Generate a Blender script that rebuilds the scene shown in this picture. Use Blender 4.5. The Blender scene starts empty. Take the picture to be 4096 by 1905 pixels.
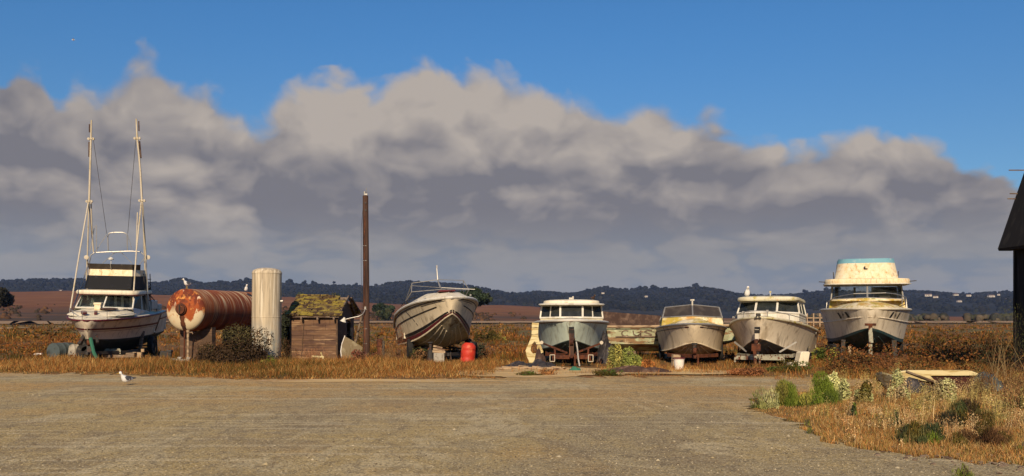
import bpy, math, random
import numpy as np
from mathutils import Vector, Matrix, Euler
R = math.radians
random.seed(7); rng = np.random.default_rng(11)
scn = bpy.context.scene
COL = scn.collection
H = 1.5; F = 3641.0; CX = 2048.0; HY = 1268.0      # eye height, focal length and horizon in photo pixels

def P(fx, fy, Y):            # photo measurement + distance -> world point
    return Vector(((fx-CX)/F*Y, Y, H-(fy-HY)/F*Y))
def G(fx, fy):               # photo measurement on the ground
    return P(fx, fy, H*F/(fy-HY))
def GX(fx, Y): return Vector(((fx-CX)/F*Y, Y, 0))

# ------------------------------------------------------------------ materials
def mat(name, base, rough=.75, metal=0., layers=(), bump=None, spec=.3, coord='Object', attr=None, alpha=None, transl=0, bands=None):
    m = bpy.data.materials.new(name); m.use_nodes = True
    nt = m.node_tree; N = nt.nodes; L = nt.links
    b = N['Principled BSDF']
    b.inputs['Roughness'].default_value = rough; b.inputs['Metallic'].default_value = metal
    b.inputs['Specular IOR Level'].default_value = spec
    tc = N.new('ShaderNodeTexCoord'); src = tc.outputs['Object' if coord == 'World' else coord]
    if coord == 'World':
        g = N.new('ShaderNodeNewGeometry'); src = g.outputs['Position']
    rgb = N.new('ShaderNodeRGB'); rgb.outputs[0].default_value = (*base, 1); cur = rgb.outputs[0]
    if attr:
        a = N.new('ShaderNodeAttribute'); a.attribute_name = attr
        mx = N.new('ShaderNodeMix'); mx.data_type = 'RGBA'; mx.blend_type = 'MULTIPLY'; mx.inputs[0].default_value = 1
        L.new(cur, mx.inputs[6]); L.new(a.outputs['Color'], mx.inputs[7]); cur = mx.outputs[2]
    def noise(s, d=4, rgh=.6, off=0, dist=0):
        mp = N.new('ShaderNodeMapping'); sc = s if isinstance(s, (tuple, list)) else (s, s, s)
        mp.inputs['Scale'].default_value = sc; mp.inputs['Location'].default_value = (off, off*1.7, off*.6)
        L.new(src, mp.inputs[0]); n = N.new('ShaderNodeTexNoise'); n.inputs['Scale'].default_value = 1
        n.inputs['Detail'].default_value = d; n.inputs['Roughness'].default_value = rgh; n.inputs['Distortion'].default_value = dist
        L.new(mp.outputs[0], n.inputs['Vector']); return n.outputs['Fac']
    for i, ly in enumerate(layers):
        nf = noise(ly.get('s', 3), ly.get('d', 4), ly.get('r', .6), off=ly.get('o', 3.1*i+1), dist=ly.get('dist', 0))
        mr = N.new('ShaderNodeMapRange'); mr.interpolation_type = 'SMOOTHSTEP'
        mr.inputs[1].default_value = ly.get('lo', .45); mr.inputs[2].default_value = ly.get('hi', .6)
        L.new(nf, mr.inputs[0]); fac = mr.outputs[0]
        if 'g' in ly:        # where on the thing this stain sits: (axis, from, to)
            ax, g0, g1 = ly['g'][:3]
            sp = N.new('ShaderNodeSeparateXYZ'); L.new(src, sp.inputs[0])
            m2 = N.new('ShaderNodeMapRange'); m2.inputs[1].default_value = g0; m2.inputs[2].default_value = g1
            ad = N.new('ShaderNodeMath'); ad.operation = 'MULTIPLY_ADD'; ad.inputs[1].default_value = ly.get('gn', 0); 
            L.new(nf, ad.inputs[0]); L.new(sp.outputs[ax], ad.inputs[2]); L.new(ad.outputs[0], m2.inputs[0])
            mm = N.new('ShaderNodeMath'); mm.operation = 'MULTIPLY'; L.new(fac, mm.inputs[0]); L.new(m2.outputs[0], mm.inputs[1]); fac = mm.outputs[0]
        mk = N.new('ShaderNodeMath'); mk.operation = 'MULTIPLY'; mk.inputs[1].default_value = ly.get('a', 1); L.new(fac, mk.inputs[0])
        mx = N.new('ShaderNodeMix'); mx.data_type = 'RGBA'; L.new(mk.outputs[0], mx.inputs[0]); L.new(cur, mx.inputs[6])
        mx.inputs[7].default_value = (*ly['c'], 1); cur = mx.outputs[2]
    L.new(cur, b.inputs['Base Color'])
    if bump:
        bl = bump if isinstance(bump, list) else [bump]; prev = None
        for s, st, ds in bl:
            bp = N.new('ShaderNodeBump'); bp.inputs['Strength'].default_value = st; bp.inputs['Distance'].default_value = ds
            L.new(noise(s, 5, .65, 9), bp.inputs['Height'])
            if prev: L.new(prev, bp.inputs['Normal'])
            prev = bp.outputs[0]
        L.new(prev, b.inputs['Normal'])
    return m

def glass_mat(name, tint, trans=.5, rough=.06):
    m = bpy.data.materials.new(name); m.use_nodes = True; nt = m.node_tree; N = nt.nodes; L = nt.links
    out = N['Material Output']; N.remove(N['Principled BSDF'])
    gl = N.new('ShaderNodeBsdfGlossy'); gl.inputs['Roughness'].default_value = rough; gl.inputs[0].default_value = (.42, .45, .45, 1)
    tr = N.new('ShaderNodeBsdfTransparent'); tr.inputs[0].default_value = (*tint, 1)
    df = N.new('ShaderNodeBsdfDiffuse'); tc = N.new('ShaderNodeTexCoord'); nz = N.new('ShaderNodeTexNoise'); nz.inputs['Scale'].default_value = 5; nz.inputs['Detail'].default_value = 6
    L.new(tc.outputs['Object'], nz.inputs['Vector'])
    rp = N.new('ShaderNodeMapRange'); rp.inputs[1].default_value = .45; rp.inputs[2].default_value = .75; rp.inputs[3].default_value = 1-trans; rp.inputs[4].default_value = min(1, 1-trans+.25); L.new(nz.outputs[0], rp.inputs[0])
    cr = N.new('ShaderNodeMix'); cr.data_type = 'RGBA'; cr.inputs[6].default_value = (.012, .016, .016, 1); cr.inputs[7].default_value = (.07, .075, .07, 1); L.new(nz.outputs[0], cr.inputs[0]); L.new(cr.outputs[2], df.inputs[0])
    m1 = N.new('ShaderNodeMixShader'); L.new(rp.outputs[0], m1.inputs[0]); L.new(tr.outputs[0], m1.inputs[1]); L.new(df.outputs[0], m1.inputs[2])
    lw = N.new('ShaderNodeLayerWeight'); lw.inputs[0].default_value = .5; pw_ = N.new('ShaderNodeMath'); pw_.operation = 'POWER'; pw_.inputs[1].default_value = 4; L.new(lw.outputs['Facing'], pw_.inputs[0]); fr = N.new('ShaderNodeMath'); fr.operation = 'MULTIPLY_ADD'; fr.inputs[1].default_value = .4; fr.inputs[2].default_value = .05; L.new(pw_.outputs[0], fr.inputs[0])
    m2 = N.new('ShaderNodeMixShader'); L.new(fr.outputs[0], m2.inputs[0]); L.new(m1.outputs[0], m2.inputs[1]); L.new(gl.outputs[0], m2.inputs[2])
    L.new(m2.outputs[0], out.inputs[0]); return m

LICH = (.42, .33, .04); GRN = (.16, .17, .04); RUST = (.13, .042, .018); DIRT = (.10, .075, .05); ORG = (.55, .22, .05)
def paint(name, base, lich=0, streak=.5, rustamt=0, dirt=.5, rough=.5, o=0):
    ls = [dict(c=tuple(x*.62 for x in base), s=2.2, lo=.4, hi=.75, a=.7*dirt, o=o+1), dict(c=(.30*base[0]+.05, .24*base[1]+.03, .15*base[2]+.01), s=(1.6, 1.6, .9), lo=.50, hi=.72, a=.55*min(1, streak*2.2), o=o+11, d=6, r=.65), dict(c=(.16, .10, .05), s=(3.4, 3.4, .28), lo=.55, hi=.68, a=min(1, streak*1.5), o=o+13, d=5),
          dict(c=DIRT, s=(7, 7, .5), lo=.5, hi=.72, a=streak, o=o+2),
          dict(c=tuple(x*.4 for x in base), s=22, lo=.62, hi=.72, a=.5*dirt, o=o+3)]
    if lich: ls += [dict(c=LICH, s=4.2, lo=.62-.16*lich, hi=.70-.12*lich, a=.85, o=o+4, d=7, r=.75), dict(c=GRN, s=6, lo=.58, hi=.68, a=.6*lich, o=o+5)]
    if rustamt: ls += [dict(c=ORG, s=4.5, lo=.66-.15*rustamt, hi=.74, a=.85, o=o+6, d=7), dict(c=RUST, s=9, lo=.64, hi=.72, a=.8*rustamt, o=o+7)]
    return mat(name, base, rough, layers=ls, bump=(18, .12, .01), spec=.35)

M = {}
M['white_hull'] = paint('white_hull', (.72, .63, .48), streak=.4, dirt=.38)
M['cream_hull'] = paint('cream_hull', (.78, .66, .46), streak=.38, dirt=.32, o=5)
M['teal_hull'] = paint('pale_teal_hull', (.58, .66, .55), streak=.45, dirt=.3, o=9)
M['grey_hull'] = paint('grey_hull', (.55, .50, .42), streak=.4, dirt=.5, o=12)
M['deck_cream'] = paint('lichen_deck', (.78, .70, .52), lich=.25, rustamt=.3, streak=.2, o=15)
M['deck_lich'] = mat('yellow_lichen_deck', (.76, .66, .44), .7, layers=[dict(c=(.46, .34, .06), s=(1.6, 2, 2.5), lo=.42, hi=.60, d=7, r=.65), dict(c=(.58, .33, .10), s=(2.5, 2.5, 3), lo=.50, hi=.66, d=7), dict(c=(.26, .26, .06), s=2.2, lo=.54, hi=.68, d=6, a=.8), dict(c=(.78, .70, .50), s=(4, 4, 5), lo=.54, hi=.66, d=6, o=6, a=.8), dict(c=(.20, .11, .04), s=11, lo=.62, hi=.68)], bump=(18, .3, .01))
M['deck_green'] = paint('mossy_deck', (.66, .60, .42), lich=.6, rustamt=.2, streak=.25, o=19)
M['stained'] = mat('stained_gelcoat', (.80, .68, .44), .6, layers=[dict(c=(.70, .45, .20), s=(6, 6, 3), lo=.45, hi=.66, d=7, r=.7, a=.8), dict(c=(.55, .25, .08), s=(10, 10, 4), lo=.58, hi=.66, d=6, a=.7), dict(c=(.80, .70, .50), s=(9, 9, 3), lo=.54, hi=.62, d=6, o=8), dict(c=(.30, .20, .08), s=(8, 8, .8), lo=.6, hi=.68, a=.6)], bump=(18, .2, .01))
M['white_trim'] = paint('white_trim', (.72, .68, .58), streak=.25, dirt=.3, lich=.12, o=25)
M['green_bottom'] = paint('dark_green_bottom', (.010, .022, .017), streak=.2, dirt=.5, rough=.7, o=27)
M['teal_bottom'] = paint('grey_green_bottom', (.05, .075, .065), streak=.3, dirt=.6, rough=.7, o=28)
M['navy_bottom'] = paint('navy_bottom', (.015, .05, .055), streak=.3, dirt=.5, rough=.6, o=29)
M['black_bottom'] = paint('black_bottom', (.02, .02, .022), streak=.3, dirt=.5, rough=.6, o=30)
M['shaded_cream_bottom'] = paint('shaded_cream_bottom', (.48, .42, .30), streak=.6, dirt=.8, o=31)  # hull cream darkened for the shade below the chine, plus dirt
M['maroon'] = mat('maroon_stripe', (.11, .015, .02), .45, layers=[dict(c=(.03, .01, .012), s=5, lo=.5, hi=.7)])
M['black'] = mat('black_stripe', (.015, .013, .013), .5, layers=[dict(c=(.05, .045, .04), s=9, lo=.55, hi=.7)])
M['rubber'] = mat('rubber', (.018, .017, .016), .85, layers=[dict(c=(.06, .05, .04), s=6, lo=.5, hi=.7)], bump=(30, .3, .01))
M['alu'] = mat('weathered_aluminium', (.40, .38, .34), .42, .55, layers=[dict(c=(.22, .2, .17), s=9, lo=.5, hi=.7, a=.7)])
M['whitepole'] = mat('white_pole_paint', (.56, .49, .37), .5, layers=[dict(c=(.42, .33, .15), s=(9, 9, 2), lo=.5, hi=.66, a=.7), dict(c=RUST, s=14, lo=.64, hi=.7)])
M['darkmetal'] = mat('dark_metal', (.05, .045, .04), .6, .3, layers=[dict(c=RUST, s=7, lo=.52, hi=.68, a=.6)])
M['rust'] = mat('rusted_steel', RUST, .85, .1, layers=[dict(c=(.05, .02, .014), s=5, lo=.4, hi=.65), dict(c=(.30, .10, .035), s=16, lo=.58, hi=.7, a=.7)], bump=(25, .4, .01))
M['oldframe'] = mat('flaking_frame_paint', (.36, .35, .26), .75, .1, layers=[dict(c=RUST, s=8, lo=.52, hi=.6), dict(c=(.05, .045, .04), s=4, lo=.5, hi=.7, a=.7)], bump=(25, .3, .01))
M['browncanvas'] = mat('brown_canvas', (.06, .034, .026), .9, layers=[dict(c=(.16, .1, .07), s=5, lo=.45, hi=.7)])
M['blackcanvas'] = mat('black_vinyl', (.006, .006, .007), .7, layers=[dict(c=(.05, .045, .045), s=6, lo=.62, hi=.7, a=.6)])
M['glass'] = glass_mat('dusty_glass', (.75, .82, .8), .55)
M['darkglass'] = glass_mat('dark_glass', (.35, .42, .4), .35)
M['clearglass'] = glass_mat('clear_glass', (.85, .9, .9), .85)
M['brownglass'] = glass_mat('smoked_glass', (.3, .26, .22), .12, .3)
M['smoked'] = mat('smoked_acrylic', (.050, .040, .033), .35, layers=[dict(c=(.085, .07, .055), s=3, lo=.45, hi=.65), dict(c=(.3, .27, .22), s=9, lo=.70, hi=.72)], spec=.4)
M['wood'] = mat('grey_wood', (.22, .16, .11), .85, layers=[dict(c=(.09, .055, .035), s=(3, 3, 14), lo=.4, hi=.62), dict(c=(.42, .33, .23), s=(5, 5, 20), lo=.58, hi=.7, a=.7)], bump=((6, 6, 40), .5, .01))
M['wood2'] = mat('pale_wood', (.42, .30, .18), .85, layers=[dict(c=(.14, .08, .05), s=(3, 3, 14), lo=.48, hi=.68)], bump=((6, 6, 40), .5, .01))
M['polewood'] = mat('pole_wood', (.080, .042, .028), .9, layers=[dict(c=(.035, .02, .016), s=(18, 18, .7), lo=.45, hi=.6), dict(c=(.26, .10, .045), s=(14, 14, .5), lo=.56, hi=.66, a=.8)], bump=((40, 40, 2), .7, .02))
M['blue'] = mat('pale_blue_paint', (.17, .37, .43), .6, layers=[dict(c=(.4, .5, .5), s=6, lo=.55, hi=.7, a=.5)])
M['steelcyl'] = mat('streaked_white_tank_paint', (.56, .46, .31), .7, layers=[dict(c=(.36, .29, .2), s=(9, 9, .5), lo=.42, hi=.62), dict(c=(.76, .67, .50), s=(13, 13, .45), lo=.54, hi=.62, a=.8),
    dict(c=(.42, .40, .33), s=2.5, lo=.4, hi=.6, g=(2, 1.4, .9), a=.7), dict(c=(.23, .26, .24), s=(5, 5, 2), lo=.5, hi=.58, g=(2, 1.4, 1.0), a=.6)], bump=(20, .2, .01))
M['tankside'] = mat('rusty_tank_shell', (.38, .17, .075), .85, layers=[dict(c=(.22, .05, .018), s=(5, .4, .4), lo=.36, hi=.55, d=5), dict(c=(.10, .03, .016), s=(7, .5, .5), lo=.50, hi=.62, g=(2, .7, -.3)), 
    dict(c=(.66, .50, .30), s=(9, .5, .5), lo=.52, hi=.60, g=(2, .0, .4), a=.85), dict(c=(.30, .075, .02), s=(6, .6, .6), lo=.5, hi=.6, o=17)], bump=(20, .4, .01))
M['tankcap'] = mat('rusty_tank_cap', (.66, .54, .34), .8, layers=[dict(c=(.34, .075, .017), s=(3, 2.6, 1.0), lo=.05, hi=.2, g=(2, 1.08, 1.16), gn=2.4, d=6, r=.62), dict(c=(.15, .03, .012), s=(5, 6, 1.0), lo=.45, hi=.54, g=(2, -.1, .2)), dict(c=(.12, .03, .014), s=3, lo=.52, hi=.6, g=(2, .1, .3), a=.8),
    dict(c=(.80, .60, .40), s=(9, 8, .6), lo=.60, hi=.64, g=(2, .1, .3), a=.9), dict(c=(.60, .25, .06), s=6, lo=.56, hi=.62, g=(2, -.5, .1), d=7), dict(c=(.36, .09, .02), s=9, lo=.58, hi=.64, g=(2, -.5, .0), d=7)], bump=(20, .3, .01))
M['plank'] = mat('weathered_brown_planks', (.18, .10, .055), .9, layers=[dict(c=(.11, .06, .04), s=(.8, 1, 9), lo=.45, hi=.62), dict(c=(.42, .27, .15), s=(.9, 1, 10), lo=.57, hi=.65, a=.8), dict(c=(.07, .035, .025), s=(2, 2, 2), lo=.55, hi=.7, a=.6)], bump=((3, 3, 40), .5, .01))
M['darkplank'] = mat('black_tarred_boards', (.012, .010, .009), .9, layers=[dict(c=(.03, .025, .02), s=(6, 6, 1), lo=.5, hi=.7)], bump=((20, 20, 2), .4, .01))
M['shadowplank'] = mat('shaded_brown_boards', (.095, .058, .036), .9, layers=[dict(c=(.17, .10, .06), s=(2, 2, 9), lo=.5, hi=.66)], bump=((6, 6, 30), .4, .01))  # darker copy of the planks, shade of sunless walls put into the colour
M['moss'] = mat('mossy_shingles', (.17, .115, .035), .95, layers=[dict(c=(.29, .22, .035), s=2.6, lo=.42, hi=.58, d=5), dict(c=(.07, .04, .022), s=4.2, lo=.47, hi=.55, d=5), dict(c=(.42, .32, .10), s=14, lo=.58, hi=.66, a=.7)], bump=(30, .8, .02))
M['orange'] = mat('faded_orange_plastic', (.52, .04, .02), .5, layers=[dict(c=(.62, .14, .06), s=5, lo=.5, hi=.68), dict(c=(.2, .03, .02), s=7, lo=.56, hi=.64)])
M['bucket'] = mat('white_plastic', (.80, .74, .66), .5, layers=[dict(c=(.4, .33, .25), s=6, lo=.5, hi=.7, a=.6)])
M['tarp'] = mat('dark_tarp', (.03, .026, .028), .6, layers=[dict(c=(.09, .075, .07), s=5, lo=.5, hi=.7)], bump=(4, .6, .05))
M['bluetarp'] = mat('blue_grey_tarp', (.075, .095, .095), .6, layers=[dict(c=(.05, .055, .05), s=5, lo=.5, hi=.7)], bump=(4, .6, .05))
M['greenrope'] = mat('green_rope', (.04, .16, .10), .9)
M['feather'] = mat('white_feathers', (.82, .80, .76), .8)
M['darkfeather'] = mat('slate_feathers', (.09, .09, .10), .8)
M['beak'] = mat('yellow_beak', (.6, .38, .05), .6)
M['housewhite'] = mat('house_wall', (.50, .45, .38), .8); M['houseroof'] = mat('house_roof', (.28, .20, .17), .9)
M['concrete'] = mat('concrete', (.40, .36, .29), .9, layers=[dict(c=(.25, .21, .16), s=6, lo=.45, hi=.6)], bump=(30, .4, .01))
M['panel'] = mat('stained_fibreglass_panel', (.17, .125, .065), .7, layers=[dict(c=(.14, .10, .04), s=(7, 7, 3), lo=.52, hi=.58, dist=1.5), dict(c=(.34, .29, .18), s=3, lo=.5, hi=.65, a=.5)])
M['hulk'] = mat('peeling_green_hull', (.40, .40, .24), .8, layers=[dict(c=(.50, .56, .36), s=2.5, lo=.48, hi=.6), dict(c=(.30, .18, .09), s=(1.5, 3, 6), lo=.5, hi=.58), dict(c=(.62, .52, .34), s=5, lo=.6, hi=.66, a=.8), dict(c=(.11, .08, .05), s=(2, 6, 12), lo=.56, hi=.64)])
M['maroonwood'] = mat('maroon_planks', (.055, .014, .010), .8, layers=[dict(c=(.04, .012, .01), s=5, lo=.45, hi=.65)])
M['slab'] = mat('cream_cracked_paint', (.66, .56, .30), .8, layers=[dict(c=(.46, .34, .14), s=(1.5, 6, 12), lo=.48, hi=.6), dict(c=(.16, .11, .06), s=(2, 12, 24), lo=.6, hi=.65)])
def leafmat(n, c, **k):
    m = mat(n, c, .85, attr='tint', spec=.15, **k); return m
M['leaf'] = leafmat('foliage', (1, 1, 1)); M['grass'] = leafmat('dry_grass', (1, 1, 1))
M['twig'] = mat('dry_twig', (.25, .17, .075), .9); M['bark'] = mat('bark', (.09, .06, .04), .95, bump=(12, .6, .02))

# ------------------------------------------------------------------ mesh helpers
def children(o): return [c for c in bpy.data.objects if c.parent == o]
def tag(o, label=None, cat=None, group=None, kind=None):
    if label: o['label'] = label
    if cat: o['category'] = cat
    if group: o['group'] = group
    if kind: o['kind'] = kind
    return o
def empty(name, loc=(0, 0, 0), rot=(0, 0, 0), **k):
    o = bpy.data.objects.new(name, None); COL.objects.link(o); o.location = loc; o.rotation_euler = rot; o.empty_display_size = .2
    return tag(o, **k)
class MB:
    def __init__(s): s.v = []; s.f = []; s.m = []
    def add(s, vs, fs, mi=0):
        n = len(s.v); s.v += [tuple(v) for v in vs]; s.f += [tuple(i+n for i in f) for f in fs]; s.m += [mi]*len(fs); return s
    def box(s, c, d, rot=None, mi=0, taper=1.0):
        vs = []
        for z in (-.5, .5):
            k = 1 if z < 0 else taper
            for x, y in ((-.5, -.5), (.5, -.5), (.5, .5), (-.5, .5)): vs.append(Vector((x*d[0]*k, y*d[1]*k, z*d[2])))
        if rot is not None:
            e = rot if isinstance(rot, Matrix) else Euler(rot).to_matrix(); vs = [e @ v for v in vs]
        vs = [v+Vector(c) for v in vs]
        return s.add(vs, [(3, 2, 1, 0), (4, 5, 6, 7), (0, 1, 5, 4), (1, 2, 6, 5), (2, 3, 7, 6), (3, 0, 4, 7)], mi)
    def bar(s, a, b, w, h=None, mi=0, up=(0, 0, 1)):
        a = Vector(a); b = Vector(b); d = b-a; L = d.length; h = h or w
        if L < 1e-6: return s
        z = d/L; u = Vector(up)
        if abs(z.dot(u)) > .98: u = Vector((1, 0, 0))
        x = u.cross(z).normalized(); y = z.cross(x)
        m = Matrix((x, y, z)).transposed()
        return s.box((a+b)/2, (w, h, L), m, mi)
    def tube(s, pts, r, n=8, mi=0, cap=True, close=False):
        pts = [Vector(p) for p in pts]; rs = r if isinstance(r, (list, tuple)) else [r]*len(pts)
        base = len(s.v); K = len(pts); ref = None
        for i, p in enumerate(pts):
            if close: d = pts[(i+1) % K]-pts[i-1]
            else: d = pts[min(i+1, K-1)]-pts[max(i-1, 0)]
            d = d.normalized() if d.length > 1e-9 else Vector((0, 0, 1))
            if ref is None: ref = Vector((0, 0, 1)) if abs(d.z) < .9 else Vector((1, 0, 0))
            x = ref.cross(d)
            if x.length < 1e-4: x = d.orthogonal()
            x.normalize(); y = d.cross(x); ref = y.copy() if False else ref
            for k in range(n):
                a = 2*math.pi*k/n; s.v.append(tuple(p+(x*math.cos(a)+y*math.sin(a))*rs[i]))
        segs = K if close else K-1
        for i in range(segs):
            for k in range(n):
                j = (i+1) % K
                s.f.append((base+i*n+k, base+i*n+(k+1) % n, base+j*n+(k+1) % n, base+j*n+k)); s.m.append(mi)
        if cap and not close:
            s.f.append(tuple(base+k for k in range(n))[::-1]); s.m.append(mi)
            s.f.append(tuple(base+(K-1)*n+k for k in range(n))); s.m.append(mi)
        return s
    def lathe(s, prof, c=(0, 0, 0), n=24, axis='z', mi=0, rot=None):
        base = len(s.v); c = Vector(c)
        for r, z in prof:
            for k in range(n):
                a = 2*math.pi*k/n; p = Vector((r*math.cos(a), r*math.sin(a), z))
                if axis == 'x': p = Vector((z, p.x, p.y))
                if axis == 'y': p = Vector((p.x, z, p.y))
                if rot is not None: p = rot @ p
                s.v.append(tuple(c+p))
        for i in range(len(prof)-1):
            for k in range(n):
                s.f.append((base+i*n+k, base+i*n+(k+1) % n, base+(i+1)*n+(k+1) % n, base+(i+1)*n+k)); s.m.append(mi)
        if prof[0][0] > 1e-4: s.f.append(tuple(base+k for k in range(n))[::-1]); s.m.append(mi)
        if prof[-1][0] > 1e-4: s.f.append(tuple(base+(len(prof)-1)*n+k for k in range(n))); s.m.append(mi)
        return s
    def grid(s, rows, mi=0, flip=False):
        base = len(s.v); nr = len(rows); nc = len(rows[0])
        for r in rows: s.v += [tuple(p) for p in r]
        for i in range(nr-1):
            for j in range(nc-1):
                q = (base+i*nc+j, base+i*nc+j+1, base+(i+1)*nc+j+1, base+(i+1)*nc+j)
                s.f.append(q[::-1] if flip else q); s.m.append(mi(i, j) if callable(mi) else mi)
        return s
    def prism(s, poly, vec, mi=0):        # closed 3-D polygon pushed along vec
        n = len(poly); vec = Vector(vec); a = [Vector(p) for p in poly]
        return s.add(a+[p+vec for p in a], [tuple(range(n))[::-1], tuple(range(n, 2*n))]+[(i, (i+1) % n, n+(i+1) % n, n+i) for i in range(n)], mi)
    def pieces(s, gap=.02):       # faces that do not touch belong to separate pieces
        par = list(range(len(s.v)))
        def fd(a):
            while par[a] != a: par[a] = par[par[a]]; a = par[a]
            return a
        for f in s.f:
            for i in f[1:]: par[fd(i)] = fd(f[0])
        g = {}
        for n, f in enumerate(s.f): g.setdefault(fd(f[0]), []).append(n)
        cl = []
        for fs in g.values():
            P_ = np.array([s.v[i] for n in fs for i in s.f[n]]); cl.append([fs, P_.min(0)-gap, P_.max(0)+gap])
        if len(cl) > 400: return [s]
        ch = True
        while ch:
            ch = False
            for i in range(len(cl)):
                j = i+1
                while j < len(cl):
                    if (cl[i][1] <= cl[j][2]).all() and (cl[j][1] <= cl[i][2]).all():
                        cl[i] = [cl[i][0]+cl[j][0], np.minimum(cl[i][1], cl[j][1]), np.maximum(cl[i][2], cl[j][2])]; cl.pop(j); ch = True
                    else: j += 1
        if len(cl) < 2: return [s]
        out = []
        for fs, _, _ in cl:
            q = MB(); mp = {}
            for n in sorted(fs):
                ff = []
                for i in s.f[n]:
                    if i not in mp: mp[i] = len(q.v); q.v.append(s.v[i])
                    ff.append(mp[i])
                q.f.append(tuple(ff)); q.m.append(s.m[n])
            out.append(q)
        return out
    def build(s, name, mats, parent=None, smooth=False, bevel=0, loc=None, rot=None, **k):
        if parent is not None and 1 < len(s.f) < 6000:
            ps = s.pieces()
            if len(ps) > 1: return [q.build1(name, mats, parent, smooth, bevel, loc, rot, **k) for q in ps][0]
        return s.build1(name, mats, parent, smooth, bevel, loc, rot, **k)
    def build1(s, name, mats, parent=None, smooth=False, bevel=0, loc=None, rot=None, **k):
        me = bpy.data.meshes.new(name); me.from_pydata(s.v, [], s.f)
        for m in (mats if isinstance(mats, (list, tuple)) else [mats]): me.materials.append(M[m] if isinstance(m, str) else m)
        me.polygons.foreach_set('material_index', s.m); me.validate(); me.update()
        import bmesh
        bm = bmesh.new(); bm.from_mesh(me); bmesh.ops.remove_doubles(bm, verts=bm.verts, dist=1e-5); bmesh.ops.recalc_face_normals(bm, faces=bm.faces)
        bm.to_mesh(me); bm.free()
        if smooth:
            me.polygons.foreach_set('use_smooth', [True]*len(me.polygons))
            try: me.set_sharp_from_angle(angle=R(smooth if smooth is not True else 40))
            except Exception: pass
        o = bpy.data.objects.new(name, me); COL.objects.link(o)
        if parent: o.parent = parent
        if loc is not None: o.location = loc
        if rot is not None: o.rotation_euler = rot
        if bevel:
            b = o.modifiers.new('Bevel', 'BEVEL'); b.width = bevel; b.segments = 2; b.limit_method = 'ANGLE'
        return tag(o, **k)

def np_mesh(name, V, Fc, cols, m, nper=3, parent=None, **k):     # large leaf / blade clouds
    me = bpy.data.meshes.new(name); nv = len(V); nf = len(Fc)
    me.vertices.add(nv); me.vertices.foreach_set('co', V.astype(np.float32).ravel())
    me.loops.add(nf*nper); me.polygons.add(nf)
    me.loops.foreach_set('vertex_index', Fc.astype(np.int32).ravel())
    me.polygons.foreach_set('loop_start', np.arange(0, nf*nper, nper, dtype=np.int32))
    me.update(calc_edges=True)
    a = me.color_attributes.new('tint', 'FLOAT_COLOR', 'POINT')
    c4 = np.ones((nv, 4), np.float32); c4[:, :3] = cols; a.data.foreach_set('color', c4.ravel())
    me.materials.append(M[m] if isinstance(m, str) else m); me.validate()
    o = bpy.data.objects.new(name, me); COL.objects.link(o)
    if parent: o.parent = parent
    return tag(o, **k)
def pick_cols(pal, n, jit=.18):
    pal = np.array(pal); c = pal[rng.integers(0, len(pal), n)]
    return np.clip(c*(1+rng.normal(0, jit, (n, 1))), .004, 1)
def blades(base, h, w, lean, cols):
    n = len(base); a = rng.uniform(0, 2*np.pi, n); d = np.stack([np.cos(a), np.sin(a), np.zeros(n)], 1)
    b = rng.uniform(0, 2*np.pi, n); l = np.stack([np.cos(b), np.sin(b), np.zeros(n)], 1)*(lean*h*rng.uniform(.1, 1, n))[:, None]
    w = np.broadcast_to(w, n)[:, None]
    V = np.empty((n, 5, 3)); V[:, 0] = base-d*w*.5; V[:, 1] = base+d*w*.5
    mid = base+l*.35; mid[:, 2] += h*.55; V[:, 2] = mid+d*w*.36; V[:, 3] = mid-d*w*.36
    V[:, 4] = base+l; V[:, 4, 2] += h
    i = np.arange(n)[:, None]*5
    Fc = np.concatenate([i+[0, 1, 2], i+[0, 2, 3], i+[3, 2, 4]])
    return V.reshape(-1, 3), Fc, np.repeat(cols, 5, 0)
def leaves(cen, size, cols, flat=0):
    n = len(cen); a = rng.normal(size=(n, 3)); a /= np.linalg.norm(a, axis=1)[:, None]
    b = np.cross(a, rng.normal(size=(n, 3))); b /= np.linalg.norm(b, axis=1)[:, None]
    s = (size*rng.uniform(.5, 1.3, n))[:, None]
    V = np.empty((n, 4, 3)); V[:, 0] = cen-a*s; V[:, 1] = cen+b*s*.5; V[:, 2] = cen+a*s; V[:, 3] = cen-b*s*.5
    i = np.arange(n)[:, None]*4
    return V.reshape(-1, 3), i+[0, 1, 2, 3], np.repeat(cols, 4, 0)
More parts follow.
